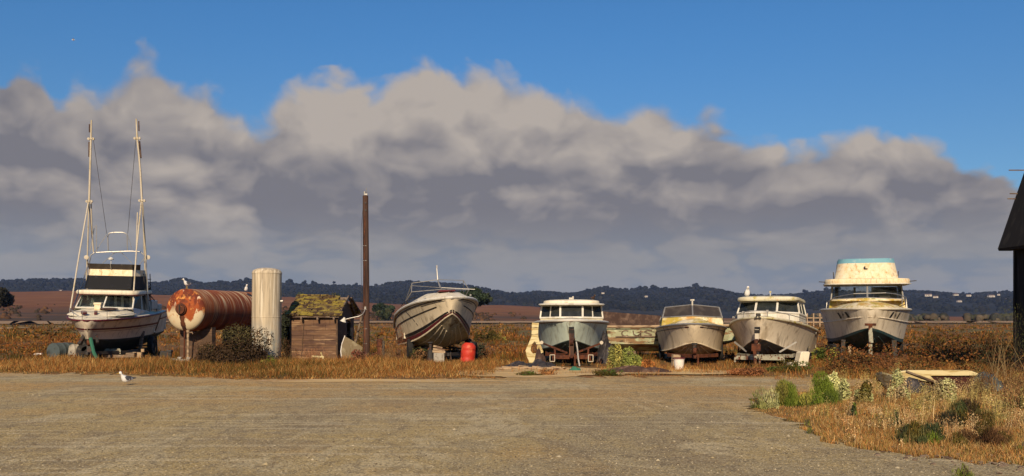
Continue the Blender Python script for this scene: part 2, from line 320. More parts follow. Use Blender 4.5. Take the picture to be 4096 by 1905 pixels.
def shrub(name, label, cat, pos, rad, n, leaf, pal, lumps=9, stems=7, lrs=(.28, .5), group=None, upright=0, stemmat='bark', fm='leaf', trunk=0, stemr=.012, pale=0):
    r = empty(name, pos, label=label, cat=cat, group=group); rad = np.array(rad)
    lc = rng.normal(size=(lumps, 3)); lc /= np.linalg.norm(lc, axis=1)[:, None]; lc *= rng.uniform(.3, .85, (lumps, 1))
    lc[:, 2] = np.abs(lc[:, 2])*1.0 + (.05 if not trunk else -.3+rng.uniform(0, .4, lumps)); lr = rng.uniform(lrs[0], lrs[1], lumps)
    k = rng.integers(0, lumps, n); d = rng.normal(size=(n, 3)); d /= np.linalg.norm(d, axis=1)[:, None]
    c = (lc[k]+d*lr[k][:, None]*rng.uniform(.35, 1.08, n)[:, None]**.5)
    c[:, 2] = np.abs(c[:, 2]) if not trunk else c[:, 2]
    c = c*rad; c[:, 2] += trunk
    bc = pick_cols(pal, lumps, .2)[k]*rng.uniform(.7, 1.3, (n, 1)) 
    if upright:
        V, Fc, C = blades(c, np.full(n, leaf)*rng.uniform(.5, 1.5, n), leaf*.16, .5, bc); np_mesh('foliage', V, Fc, C, fm, 3, r)
    else:
        V, Fc, C = leaves(c, leaf, bc); np_mesh('foliage', V, Fc, C, fm, 4, r)
    mb = MB()
    if trunk:
        pts = [(0, 0, 0), (rad[0]*.06, 0, trunk*.5), (0, rad[1]*.05, trunk)]; mb.tube(pts, [stemr*1.3, stemr, stemr*.7], 7)
        for q in lc*rad: mb.tube([(0, 0, trunk*.75), Vector(q)*.5+Vector((0, 0, trunk*.9)), Vector(q)+Vector((0, 0, trunk))], [stemr*.6, stemr*.4, stemr*.15], 5)
        mb.build('trunk', stemmat, r, smooth=True)
    else:
        for i in range(stems):
            q = Vector(lc[i % lumps]*rad)*random.uniform(.8, 1.15); j = Vector((random.uniform(-.1, .1)*rad[0], random.uniform(-.1, .1)*rad[1], 0))
            m_ = Vector((q.x*.45+random.uniform(-.1, .1)*rad[0], q.y*.5, q.z*.6)); q = q+Vector((0, 0, .05))
            mb.tube([j*.3, m_, q], [stemr, stemr*.8, stemr*.3], 5)
            for s_ in range(2):
                mb.tube([m_, m_.lerp(q, .5)+Vector((random.uniform(-.2, .2)*rad[0], random.uniform(-.2, .2)*rad[1], random.uniform(0, .2)*rad[2])), q+Vector((random.uniform(-.3, .3)*rad[0], 0, random.uniform(0, .2)*rad[2]))], [stemr*.6, stemr*.45, stemr*.2], 4)
        mb.build('stem', stemmat, r, smooth=True)
    return r
# ------------------------------------------------------------------ boats
class Hull:
    def __init__(s, L, B, D0, DB, rake=.9, a=2.8, b=.75, cw=.8, ca=1.9, cb=.8, zc0=.3, zc1=.7, flare=1.7, kp=6, sp=1.4, crown=.12, kz=0, mid=0):
        s.__dict__.update(locals())
    def base(s, t):
        zs = (s.D0+(s.DB-s.D0)*t**s.sp if s.sp > 0 else s.DB-(s.DB-s.D0)*(1-t)**(-s.sp))-s.mid*math.sin(math.pi*t)
        zc = s.zc0+(s.zc1-s.zc0)*t**4.6; zk = s.kz+(s.zc1-s.kz)*t**s.kp
        bs = s.B/2*max(0, 1-t**s.a)**s.b*(.88+.12*min(1, t/.35)); bc = s.B/2*s.cw*max(0, 1-t**s.ca)**s.cb*(.94+.06*min(1, t/.35))
        return zs, zc, min(zk, zc), bs, min(bc, bs*.98)
    def pt(s, t, v, side=1, off=0):
        t = min(max(t, 0), 1)
        zs, zc, zk, bs, bc = s.base(t)
        if v >= 0:
            z = zc+(zs-zc)*v; e = .75*(1-t**1.5)+s.flare*t**1.5; y = bc+(bs-bc)*v**e
        else:
            f = v+1; z = zk+(zc-zk)*f**1.15; y = bc*f
        x = s.L*t-s.rake*(max(0, 1-z/s.DB)**1.25)*t**5
        return Vector((x, (y+off)*side, z))
    def mesh(s, root, mats, vpaint=0, name='hull', ts=None):
        T = [1-(1-i/44)**1.5 for i in range(45)]; mb = MB()
        vs = [-1+i/7 for i in range(7)]+[0]+([vpaint*.5, vpaint] if vpaint > 0 else [])+[max(vpaint, 0)+(1-max(vpaint, 0))*i/9 for i in range(1, 10)]
        nb = 7+(2 if vpaint > 0 else 0)
        for side in (1, -1):
            rows = [[s.pt(t, v, side) for v in vs] for t in T]
            mb.grid(rows, mi=lambda i, j: 1 if j < nb else 0, flip=side > 0)
        tr = [s.pt(0, v, 1) for v in vs]+[s.pt(0, v, -1) for v in vs[::-1]]
        mb.add(tr, [tuple(range(len(tr)))], 0)
        return mb.build(name, mats, root, smooth=38)
    def band(s, root, v0, v1, t0, t1, m, name='stripe', off=.014, n=30, sides=(1, -1), vf=None):
        for sd in sides:
            mb = MB(); rows = []
            for i in range(n+1):
                t = t0+(t1-t0)*i/n; a, b = (vf(t) if vf else (v0, v1))
                rows.append([s.pt(t, a+(b-a)*j/3, sd, off) + Vector((off*max(0, (t-.9)/.1), 0, 0)) for j in range(4)])
            mb.grid(rows, flip=sd > 0); o = mb.build(name, m, root, smooth=True)
        return o
    def line(s, root, v, t0, t1, r, m, name, n=30, sides=(1, -1), vf=None):
        for sd in sides:
            o = MB().tube([s.pt(t0+(t1-t0)*i/n, vf(t0+(t1-t0)*i/n) if vf else v, sd, r*.3) for i in range(n+1)], r, 6).build(name, m, root, smooth=True)
        return o
    def rail(s, root, r, m, name='rub_rail'):
        pts = [s.pt(i/40, 1, 1, .0) for i in range(41)]; pts2 = [s.pt(i/40, 1, -1, 0) for i in range(39, -1, -1)]
        return MB().tube(pts+pts2, r, 8).build(name, m, root, smooth=True)
    def deckz(s, t, w): 
        zs = s.base(t)[0]; return zs+s.crown*(1-abs(w)**2.2)*min(1, (1-t)/.12+.15)
    def deck(s, root, tc, m, floor=.35, lip=.03):
        mb = MB(); rows = []
        for i in range(25):
            t = tc+(1-tc)*i/24; bs = s.base(t)[3]
            rows.append([Vector((s.L*t, bs*w, s.deckz(t, w)+.004)) for w in [-1+k/7 for k in range(15)]])
        mb.grid(rows)
        for sd in (1, -1):      # side decks and inner lining of the cockpit
            rw = []
            for i in range(13):
                t = .02+(tc-.02)*i/12; bs = s.base(t)[3]; z = s.base(t)[0]+.004
                rw.append([Vector((s.L*t, sd*bs, z)), Vector((s.L*t, sd*(bs-.2), z+.03)), Vector((s.L*t, sd*(bs-.22), floor))])
            mb.grid(rw, flip=sd < 0)
        w0 = s.base(.02)[3]-.21; w1 = s.base(tc)[3]-.21
        mb.add([(s.L*.02, -w0, floor), (s.L*.02, w0, floor), (s.L*tc, w1, floor), (s.L*tc, -w1, floor)], [(0, 1, 2, 3)])
        z = s.base(tc)[0]; mb.add([(s.L*tc, -w1, floor), (s.L*tc, w1, floor), (s.L*tc, w1, z+.1), (s.L*tc, -w1, z+.1)], [(0, 1, 2, 3)])
        z = s.base(0)[0]; mb.box((s.L*.012, 0, (z+floor)/2), (.1, s.base(0)[3]*2-.1, z-floor))
        return mb.build('deck', m, root, smooth=40)

def boat_root(name, label, bowfx, bowfy, Y, theta, hull, pitch=0, roll=0, cat='boat', group='derelict boats in the boatyard row'):
    th = R(theta); yaw = math.atan2(-math.cos(th), -math.sin(th))
    M3 = (Matrix.Rotation(yaw, 4, 'Z') @ Matrix.Rotation(R(-pitch), 4, 'Y') @ Matrix.Rotation(R(roll), 4, 'X'))
    bow = P(bowfx, bowfy, Y); pos = bow-(M3 @ Vector((hull.L, 0, hull.DB)))
    r = empty(name, pos, M3.to_euler(), label=label, cat=cat, group=group)
    r['_'] = 0; del r['_']
    return r, Matrix.Translation(pos) @ M3
def on(Mx, fx, fy, xl):       # measured point -> boat coordinates, on the cross-section at xl
    Mi = Mx.inverted(); o = Mi @ Vector((0, 0, H)); d = Mi.to_3x3() @ Vector(((fx-CX)/F, 1, -(fy-HY)/F))
    return o+d*((xl-o.x)/d.x)
def window(root, q, fr=.04, fm='white_trim', gm='glass', depth=.04, name='window', mull=0, bars=(1, 1, 1, 1), sub=True):
    q = [Vector(p) for p in q]      # p00 p10 p11 p01
    mb = MB(); nrm = (q[1]-q[0]).cross(q[3]-q[0]).normalized()
    for i in range(4):
        if bars[i]: mb.bar(q[i], q[(i+1) % 4], fr, depth, up=nrm)
    for k in range(mull):
        f = (k+1)/(mull+1); mb.bar(q[0].lerp(q[1], f), q[3].lerp(q[2], f), fr*.7, depth*.8, up=nrm)
    w = mb.build(name, fm, root, bevel=.004)
    c = sum(q, Vector())/4; qi = [p+(c-p).normalized()*fr*.3 for p in q]
    g = MB().add([p+nrm*.004 for p in qi]+[p-nrm*.004 for p in qi], [(0, 1, 2, 3), (7, 6, 5, 4)]).build('pane', gm, w)
    return w
def cabin(root, bot, top, panes, wall='white_trim', gm='glass', fr=.045, back=True):
    """bot / top: rings from starboard aft round the front to port aft"""
    for i in range(len(bot)-1):
        if panes[i]: window(root, [bot[i], bot[i+1], top[i+1], top[i]], fr, wall, gm, mull=panes[i]-1)
    if back:
        a, b, c, d = Vector(bot[0]), Vector(bot[-1]), Vector(top[-1]), Vector(top[0])
        mb = MB(); mb.bar(a, d, .06); mb.bar(b, c, .06); mb.bar(d, c, .08)
        for k in (.3, .68): mb.bar(a.lerp(b, k), d.lerp(c, k), .05)
        mb.add([a, a.lerp(b, .3), d.lerp(c, .3), d], [(0, 1, 2, 3)])
        mb.build('bulkhead', wall, root)
def slab(root, ring, th, m, name='roof', crown=.06, over=0, lip=.0):
    """closed roof: a crowned plate with the outline ring and a rounded edge"""
    ring = [Vector(p) for p in ring]; c = sum(ring, Vector())/len(ring); mb = MB()
    def sc(k, dz): return [c+(p-c)*k+Vector((0, 0, dz+(p.z-c.z)*(1-k)*0)) for p in ring]
    ls = [sc(.97, -th*.5), sc(1.0, -th*.25), sc(1.0, th*.2), sc(.975, th*.5), sc(.8, th*.5+crown*.55), sc(.4, th*.5+crown*.93), sc(.02, th*.5+crown)]
    ls = [l+[l[0]] for l in ls]; mb.grid(ls); n = len(ring)
    mb.add(ls[0][:-1], [tuple(range(n))[::-1]])
    return mb.build(name, m, root, smooth=40)
def rrect(x0, x1, y, z, k=.2, n=4, z1=None, yb=None):   # rounded outline, x0 aft .. x1 front
    z1 = z if z1 is None else z1; yb = y if yb is None else yb; out = [(x0, yb, z1), (x0, -yb, z1)]
    for i in range(n+1):
        a = math.pi/2*i/n; out.append((x1-k+k*math.sin(a), -(y-k+k*math.cos(a)), z))
    for i in range(n, -1, -1):
        a = math.pi/2*i/n; out.append((x1-k+k*math.sin(a), (y-k+k*math.cos(a)), z))
    return out

def trailer(label, Mx, hull, x0, x1, w, rz, post=None, fm='rust', wheels=(.35, .3), tongue=1.2, cross=None, bunk=True, postm=None, lights=False, hubx=None, crossm='oldframe', group='boat trailers under the boats'):
    """lies in the boat's own line but flat on the ground"""
    o3 = Mx.to_euler(); loc = Mx.translation.copy(); loc.z = 0
    r = empty('boat_trailer', loc, (0, 0, o3.z), label=label, cat='trailer', group=group)
    fr = MB()
    for s in (1, -1):
        fr.bar((x0, s*w*.42, rz), (x1-.9, s*w*.42, rz), .07, .11); fr.bar((x1-.9, s*w*.42, rz), (x1+tongue*.4, s*.04, rz+.02), .07, .11)
    fr.bar((x1-.2, 0, rz+.02), (x1+tongue, 0, rz+.02), .08, .09)
    for x in (x0+.1, (x0+x1)/2, x1-1): fr.bar((x, -w*.42, rz-.03), (x, w*.42, rz-.03), .07, .07)
    fr.build('frame', fm, r, bevel=.006)
    if cross:
        cx, cw, cz = cross; c = MB().bar((cx, -cw/2, cz), (cx, cw/2, cz), .09, .12)
        for s in (1, -1): c.bar((cx, s*cw/2, cz+.02), (cx, s*cw/2, cz-.14), .05, .06)
        c.build('crossbeam', crossm, r, bevel=.006)
    if lights:
        for s in (1, -1):
            q = MB()
            for a, b in (((-.07, -.1), (.07, -.1)), ((.07, -.1), (.07, .1)), ((.07, .1), (-.07, .1)), ((-.07, .1), (-.07, -.1))):
                q.bar((cross[0]+.07, s*(cross[1]/2+.02)+a[0], cross[2]-.03+a[1]), (cross[0]+.07, s*(cross[1]/2+.02)+b[0], cross[2]-.03+b[1]), .02)
            q.build('light_bracket', 'whitepole', r)
    wx = hubx if hubx is not None else x0+(x1-x0)*.3; wr = wheels[0]
    MB().bar((wx, -w/2-.02, wr), (wx, w/2+.02, wr), .05).build('axle', fm, r)
    for s in (1, -1):
        wl = MB().lathe([(.04, -.07), (.09, -.065), (.10, .065), (.04, .07)], (wx, s*(w/2+.06), wr), 14, 'y').build('wheel', 'darkmetal', r)
        MB().lathe([(wr*.62, -.09), (wr*.9, -.1), (wr, -.06), (wr, .06), (wr*.9, .1), (wr*.62, .09), (wr*.6, 0), (wr*.62, -.09)], (wx, s*(w/2+.06), wr), 28, 'y').build('tyre', 'rubber', wl, smooth=True)
        MB().lathe([(.1, -.02), (wr*.55, -.04), (wr*.62, -.08), (wr*.64, .08), (wr*.55, .03), (.1, .02)], (wx, s*(w/2+.06), wr), 20, 'y').build('rim', fm, wl, smooth=True)
    if bunk:
        for s in (1, -1):
            b = MB(); b.bar((x0+.2, s*w*.3, rz+.16), (x1-1.2, s*w*.27, rz+.2), .1, .05)
            for x in (x0+.4, (x0+x1)/2-.3, x1-1.4): b.bar((x, s*w*.34, rz), (x, s*w*.3, rz+.16), .05)
            b.build('bunk', 'wood', r)
    if post:
        px, pz, pw = post; q = MB(); q.bar((px, 0, rz), (px-.05, 0, pz), pw, pw*.8); q.bar((px+.0, 0, rz+.1), (px-.45, 0, rz), .05)
        q.build('winch_post', postm or fm, r, bevel=.006)
        q = MB(); q.box((px-.04, 0, pz-.06), (.12, pw*1.25, .10)); q.lathe([(.05, -.08), (.05, .08)], (px-.1, 0, pz+.03), 12, 'y'); q.build('bow_roller', 'rubber', r)
        q = MB(); q.lathe([(.08, -.05), (.1, -.05), (.1, .05), (.08, .05)], (px+.06, 0, pz*.55+rz*.45), 14, 'y'); q.bar((px+.06, .06, pz*.55+rz*.45), (px+.2, .1, pz*.55+rz*.45+.1), .025); q.build('winch', 'rust', r)
    q = MB(); q.tube([(x1+tongue-.15, .1, rz+.1), (x1+tongue-.15, .1, .02)], .03); q.lathe([(.0, -.02), (.08, -.02), (.08, .02), (0, .02)], (x1+tongue-.15, .1, .08), 12, 'y'); q.build('jack', fm, r)
    return r
def strokes(root, hull, segs, w, m, name='lettering', side=1, off=.016):
    """marks painted on the topsides: segs of (t,v) polylines"""
    mb = MB()
    for s in segs:
        pts = [hull.pt(t, v, side, off) for t, v in s]
        for a, b in zip(pts[:-1], pts[1:]): mb.bar(a, b, w, .004, up=(0, side, 0))
    return mb.build(name, m, root)

# ============ boat 1: sport fisher with outriggers ============
hA = Hull(7.6, 3.0, 1.38, 1.30, rake=.75, a=3.0, b=.56, cw=.84, zc0=.48, zc1=.62, flare=1.9, crown=.16, kp=9, kz=-.25)
rA, MA = boat_root('fishing_boat', 'white fishing boat with tall outrigger masts and dark green bottom beside the rusty tank', 345, 1284, 31.0, -11, hA, pitch=-2.6, roll=-1)
hA.mesh(rA, ['white_hull', 'green_bottom'], vpaint=.06)
hA.rail(rA, .035, 'maroon'); hA.deck(rA, .33, 'deck_cream', floor=.6)
hA.band(rA, 0, 0, .30, 1, 'maroon', 'stripe', vf=lambda t: (.52, .60)); hA.line(rA, .46, .3, 1, .008, 'maroon', 'pinstripe')
hA.band(rA, 0, 0, .0, .26, 'maroon', 'stripe', vf=lambda t: (.70, .76))
hA.band(rA, 0, 0, .265, .295, 'black', 'strap_line', vf=lambda t: (.0, 1.0), sides=(1,))
def A(fx, fy, xl): return on(MA, fx, fy, xl)
zt = lambda x, dz=0: A(420, 1230, x).z+dz
# trunk cabin top on the foredeck
tr_ = MB(); rows = []
for i in range(9):
    t = i/8; x = 5.2+t*1.75; wv = 1.12*(1-t**2.6)**.6+.02; zb = hA.deckz(x/7.6, .4)
    rows.append([Vector((x, wv*k, zb-.03+(.2*(1-abs(k)**4))*(1-t**3)*(1.0))) for k in (-1, -.97, -.85, -.5, 0, .5, .85, .97, 1)])
tr_.grid(rows); tr_.build('trunk_cabin', 'deck_cream', rA, smooth=50)
zb = A(420, 1232, 5.0).z; zr = A(420, 1180, 4.4).z
bot = [(2.6, -1.12, zb-.25), (4.2, -1.12, zb-.1), (5.15, -.98, zb), (5.3, 0, zb+.02), (5.15, .98, zb), (4.2, 1.12, zb-.1), (2.6, 1.12, zb-.25)]
top = [(2.6, -1.02, zr), (3.9, -1.02, zr), (4.55, -.92, zr), (4.68, 0, zr+.01), (4.55, .92, zr), (3.9, 1.02, zr), (2.6, 1.02, zr)]
cabin(rA, bot, top, [1, 1, 1, 1, 1, 1], 'white_trim', 'clearglass', .05)
mbx = MB()
for s in (1, -1): mbx.add([(2.6, s*1.16, 1.34), (5.2, s*1.08, 1.34), (5.2, s*1.0, zb), (4.2, s*1.13, zb-.1), (2.6, s*1.13, zb-.25)], [(0, 1, 2, 3, 4)])
mbx.build('cabin_side', 'white_trim', rA)
mbx = MB()     # berth and curtains seen through the windscreen
for y in (.18, .42, .72): mbx.box((4.2, y, (zb+zr)/2), (.03, .09, zr-zb-.04))
mbx.box((4.1, -.3, zb-.1), (.5, 1.4, .25)); mbx.build('cabin_lining', 'white_trim', rA)
slab(rA, [(p[0], p[1]*1.06, p[2]) for p in rrect(2.3, 4.85, 1.06, zr+.09, .35)], .16, 'deck_cream', 'cabin_roof', .03)
slab(rA, [(p[0], p[1]*1.0, p[2]) for p in rrect(2.3, 4.89, 1.13, zr+.02, .35)], .03, 'maroon', 'roof_trim', .0)
z1 = A(430, 1156, 4.2).z; z2 = A(430, 1103, 3.9).z; z3 = A(430, 1078, 3.85).z; z4 = A(430, 1056, 3.95).z
fb = MB(); Bf = [(2.4, -.98), (3.95, -.98), (4.45, -.78), (4.5, .0), (4.45, .78), (3.95, .98), (2.4, .98)]
def ringf(z, k, dx): return [Vector((x+dx if x > 3 else x, y*k, z)) for x, y in Bf]
def wallband(name, a, b, m, th=.03):
    mb = MB(); n = len(a); inn = lambda p: Vector((p.x-th*(1 if p.x > 3 else 0), p.y-math.copysign(th, p.y) if abs(p.y) > .1 else p.y, p.z))
    mb.grid([a, b]); mb.grid([[inn(p) for p in a], [inn(p) for p in b]], flip=True); mb.grid([b, [inn(p) for p in b]]); mb.grid([a, [inn(p) for p in a]])
    return mb.build(name, m, rA)
r1, r2, r3, r4 = ringf(z1, 1, .05), ringf(z2, .97, -.3), ringf(z3, .95, -.38), ringf(z4, .98, -.25)
wallband('bridge_cover', r1, r2, 'blackcanvas'); wallband('bridge_coaming', r2, r3, 'stained'); wallband('bridge_screen', r3[1:6], r4[1:6], 'smoked', .012)
MB().bar(r3[3]+Vector((.02, 0, 0)), r4[3]+Vector((.02, 0, 0)), .025).build('screen_bracket', 'alu', rA)
slab(rA, [tuple(p) for p in ringf(z1+.02, .98, 0)], .04, 'deck_cream', 'bridge_floor', .0)
mbx = MB().box((3.2, .25, z1+.42), (.55, .6, .12)).box((2.95, .25, z1+.7), (.1, .6, .5)); mbx.build('helm_seat', 'browncanvas', rA, bevel=.03)
o = MB().lathe([(.0, -.01), (.09, 0), (.1, .04), (.04, .09), (0, .1)], (3.95, -.05, z4+.16), 14).tube([(3.95, -.05, z4-.1), (3.95, -.05, z4+.18)], .012).build('radar_dome', 'white_trim', rA, smooth=True)
# tubular tower over the bridge
tw = MB(); xT = 3.3
def arch(pts, xl, r=.022): tw.tube([A(fx, fy, xl) for fx, fy in pts], r, 7)
arch([(362, 1110), (358, 1050), (364, 1020), (378, 1011), (430, 1008), (520, 1005), (560, 1007), (576, 1020), (582, 1050), (590, 1130), (592, 1240)], xT)
arch([(352, 1140), (356, 1060), (362, 1022), (376, 1013)], xT-.6, .018)
arch([(433, 1006), (431, 945), (437, 933), (455, 930), (490, 930), (504, 934), (509, 945), (510, 1006)], xT-.2, .02)
arch([(448, 1014), (466, 1010), (490, 1012)], xT, .012)
for a, b in (((410, 1053), (458, 1013)), ((488, 1013), (530, 1056)), ((378, 1012), (427, 938)), ((510, 938), (532, 1010)), ((550, 1070), (582, 1026))): arch([a, b], xT-.1, .011)
tw.tube([A(364, 1022, xT), A(330, 1130, 4.4), A(294, 1228, 5.2)], .022, 7)
tw.build('tower_frame', 'alu', rA, smooth=True)
for fx, nm in ((346, 0), (592, 0)):
    c = A(fx, 1030, xT+.05); MB().lathe([(0, -.03), (.085, -.02), (.085, .02), (0, .03)], c, 18, 'x').build('outrigger_plate', 'whitepole', rA, smooth=40)
def rigger(pole, legs, collars, rust, label=None):
    m_ = MB(); m_.tube([A(*p) for p in pole], [.042]+[.038]*(len(pole)-2)+[.026], 9)
    g = m_.build('outrigger', 'whitepole', rA, smooth=True)
    q = MB()
    for l in legs: q.tube([A(*p) for p in l], .027, 8)
    q.build('outrigger_leg', 'whitepole', g, smooth=True)
    q = MB()
    for cc in collars: q.box(A(*cc), (.1, .16, .05)).lathe([(.0, -.05), (.05, -.05), (.05, .05), (0, .05)], A(cc[0]-9, cc[1], cc[2]), 8, 'x').lathe([(.0, -.05), (.05, -.05), (.05, .05), (0, .05)], A(cc[0]+9, cc[1], cc[2]), 8, 'x')
    q.build('collar', 'whitepole', g)
    q = MB()
    for a, b, w in rust: q.bar(A(*a), A(*b), w)
    q.build('spreader', 'browncanvas', g)
rigger([(357, 808, 3.5), (361, 660, 3.5), (364, 556, 3.5), (366, 481, 3.5)], [[(354, 808, 3.5), (317, 1018, 4.4), (282, 1234, 5.4)], [(356, 808, 3.5), (350, 1018, 3.2), (346, 1110, 3.0), (352, 1200, 2.8)], [(364, 806, 3.3), (368, 930, 2.9), (374, 1010, 2.8)]], [(364, 556, 3.5), (357, 806, 3.5)],
    [((358, 497, 3.45), (358, 530, 3.45), .04), ((356, 568, 3.45), (356, 628, 3.45), .04), ((357, 815, 3.45), (368, 960, 3.2), .02)])
rigger([(568, 803, 3.5), (562, 690, 3.5), (556, 620, 3.5), (549, 554, 3.5), (545, 476, 3.5)], [[(566, 803, 3.5), (546, 1000, 4.1), (530, 1242, 4.9)], [(570, 803, 3.5), (583, 1018, 3.3), (586, 1130, 3.2), (588, 1242, 3.1)], [(568, 806, 3.3), (575, 930, 2.8), (581, 1120, 2.6)]], [(549, 554, 3.5), (568, 803, 3.5)],
    [((555, 485, 3.45), (556, 525, 3.45), .04), ((558, 565, 3.45), (561, 600, 3.45), .05), ((561, 600, 3.45), (564, 633, 3.45), .05)])
w_ = MB(); w_.tube([A(374, 563, 3.5), A(427, 935, 3.2)], .008, 5); w_.tube([A(543, 563, 3.5), A(511, 935, 3.2)], .008, 5); w_.build('rigging_wire', 'darkmetal', rA)
MB().tube([A(545, 1010, 3.6), A(550, 850, 3.6)], .022, 7).build('rod_tube', 'whitepole', rA)
MB().tube([A(386, 1010, 3.3), A(385, 900, 3.3)], .014, 6).tube([A(360, 1006, 3.3), A(378, 905, 3.3)], .014, 6).build('aerial', 'alu', rA)
# side rail, ladder and aft frames
q = MB(); yy = 1.2
for x in (2.3, 2.9, 3.5): q.tube([(x, 1.1, 1.3), (x-.1, 1.02, z2+.1)], .018, 6)
q.tube([(3.5, 1.08, z1), (1.2, 1.1, 1.75), (1.2, 1.1, 1.4)], .02, 6)
for k in range(5): q.bar((2.35, 1.08, 1.6+k*.28), (2.85, 1.06, 1.6+k*.28), .03)
q.build('ladder', 'darkmetal', rA, smooth=True)
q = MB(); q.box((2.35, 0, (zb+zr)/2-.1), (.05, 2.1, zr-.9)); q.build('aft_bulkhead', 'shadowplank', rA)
q = MB(); q.box((1.7, 1.0, 1.68), (1.2, .25, .35)).box((.6, .9, 1.55), (.6, .5, .25)); q.build('bait_locker', 'grey_hull', rA, bevel=.03)
q = MB()      # pulpit rail and foredeck gear
pp = [hA.pt(t, 1, -1, -.06)+Vector((0, 0, .3)) for t in (.72, .84, .93, .975, .99)]+[hA.pt(t, 1, 1, -.06)+Vector((0, 0, .3)) for t in (.98, .93, .84, .72)]
q.tube(pp, .013, 6)
for p in pp[::2]: q.tube([p, p-Vector((0, 0, .32))], .011, 5)
q.build('bow_rail', 'alu', rA, smooth=True)
q = MB().box((0, 0, 0), (.3, .22, .18)).box((0, 0, .13), (.34, .26, .08)); q.build('deck_hatch_box', 'stained', rA, loc=(5.9, -.02, hA.deckz(.78, 0)+.22), bevel=.02)
q = MB().lathe([(0, 0), (.32, 0), (.3, .03), (.2, .05), (0, .05)], (5.95, .35, hA.deckz(.78, 0)+.16), 20); q.build('coiled_rope', 'browncanvas', rA)
q = MB().box((6.9, -.25, hA.deckz(.9, 0)+.08), (.35, .12, .12), (0, 0, .5)).box((6.75, .1, hA.deckz(.9, 0)+.07), (.1, .1, .16)); q.build('windlass', 'maroon', rA, bevel=.02)
q = MB()
for i in range(5): q.box((6.6-.12*i, -.3-.1*i, hA.deckz(.86, .4)+.03), (.2, .1, .06), (0, 0, random.uniform(-1, 1)))
q.build('deck_flotsam', 'deck_green', rA)
tA = trailer('rusty trailer with black front post under the fishing boat', MA, hA, .8, 6.6, 2.2, .22, post=(7.15, .93, .16), fm='darkmetal', tongue=.9, bunk=False, postm='darkmetal', cross=(6.0, 1.5, .3), wheels=(.36, .3))
q = MB().bar((6.95, -.18, .9), (7.25, -.3, .55), .12).bar((7.0, .16, .95), (7.3, .3, .6), .09).box((7.05, -.05, 1.02), (.2, .35, .12)).bar((7.2, .1, .5), (7.1, .15, .05), .1); q.build('winch', 'darkmetal', tA, bevel=.02)
q = MB().bar((3.9, 1.0, .25), (3.7, 1.08, .95), .1).bar((3.9, -1.0, .25), (3.8, -1.08, .95), .1).bar((.5, 1.0, 0), (.45, .95, .75), .07).bar((.5, -1.0, 0), (.45, -.95, .75), .07); q.build('prop_stand', 'wood', tA)
tag(MB().box((0, 0, .11), (.5, .3, .2), (0, .1, .2)).box((.25, .1, .26), (.12, .1, .12)).build('engine_block', 'wood2', None, bevel=.02, loc=GX(540, 33.5)), 'pale scrap block lying beneath the middle of the fishing boat', 'scrap')
MB().box((0, 0, .1), (.9, .12, .1), (0, 0, .1)).box((.5, .1, .14), (.3, .25, .16)).build('scrap_timber', 'wood', None, loc=GX(465, 32.4), label='short grey timber under the keel of the fishing boat', cat='timber')
o = MB().tube([(0, 0, 1.0), (.05, 0, .75), (.12, -.02, .5), (.2, .03, .3)], .06, 7).build('rope', 'greenrope', None, smooth=True, loc=GX(362, 30.8)+Vector((0, 0, -.2)), label='green strap hanging beside the front post of the fishing boat', cat='strap')

# ============ boat 2: tilted cruiser with maroon stripes ============
hC = Hull(7.3, 2.95, .98, 1.62, rake=.85, a=3.2, b=.58, cw=.84, ca=2.2, cb=.7, zc0=.27, zc1=1.10, flare=2.0, crown=.12, kp=6, sp=-1.9)
rC, MC = boat_root('cabin_cruiser', 'cream cruiser leaning to one side with dark red stripes and an empty windscreen frame', 1809, 1190, 29.3, -12, hC, pitch=2.6, roll=2.6)
hC.mesh(rC, ['cream_hull', 'shaded_cream_bottom'])
hC.rail(rC, .05, 'white_trim'); hC.line(rC, .90, 0, 1, .016, 'black', 'moulding'); hC.deck(rC, .42, 'deck_cream', floor=.45)
hC.band(rC, 0, 0, .0, 1, 'black', vf=lambda t: (.17, .26)); hC.band(rC, 0, 0, .0, 1, 'maroon', vf=lambda t: (.05, .15))
hC.line(rC, .66, 0, .93, .018, 'black', 'moulding'); hC.line(rC, 0, 0, 1, .022, 'cream_hull', 'chine_rail')
hC.line(rC, .84, .82, .985, .009, 'black', 'moulding')
for v in (-.3, -.55, -.8): hC.line(rC, v, .2, .93-.05*abs(v), .02, 'cream_hull', 'strake')
hC.band(rC, 0, 0, .10, .13, 'black', 'stripe', vf=lambda t: (-.1, 1.0), sides=(-1,))
strokes(rC, hC, [[(.60, .93), (.66, .62)], [(.665, .6), (.68, .5)], [(.685, .46), (.70, .36)], [(.5, .1), (.53, -.02)]], .02, 'darkmetal', 'scratch', side=-1)
q = MB(); rows = []      # raised foredeck
for i in range(13):
    t = i/12; x = 3.0+t*3.9; w_0 = hC.base(x/7.3)[3]-.1
    rows.append([Vector((x, w_0*k, hC.deckz(x/7.3, k)-.02+(.34*(1-abs(k)**5))*(1-t**3))) for k in (-1, -.97, -.88, -.5, 0, .5, .88, .97, 1)])
q.grid(rows); q.build('raised_foredeck', 'deck_cream', rC, smooth=50)
q = MB().box((6.0, .0, hC.deckz(.82, 0)+.2), (.5, .55, .05)); q.build('hatch', 'maroon', rC, bevel=.015)
q = MB()
for y in (-.75, -.35, 0, .4, .8): q.box((6.5-.5*abs(y), y, hC.deckz(.88, y)+.09), (.06, .05, .05))
q.build('cleat', 'alu', rC)
q = MB(); W = [on(MC, 1646, 1168, 4.3), on(MC, 1766, 1158, 5.0), on(MC, 1876, 1160, 4.3)]; Tt = [on(MC, 1648, 1133, 4.0), on(MC, 1751, 1119, 4.5), on(MC, 1853, 1122, 4.0)]
Wa = [Vector((2.6, W[0].y-.06, W[0].z-.22)), Vector((2.6, W[2].y+.06, W[2].z-.22))]; 
for a, b in zip(W[:-1], W[1:]): q.bar(a, b, .022)
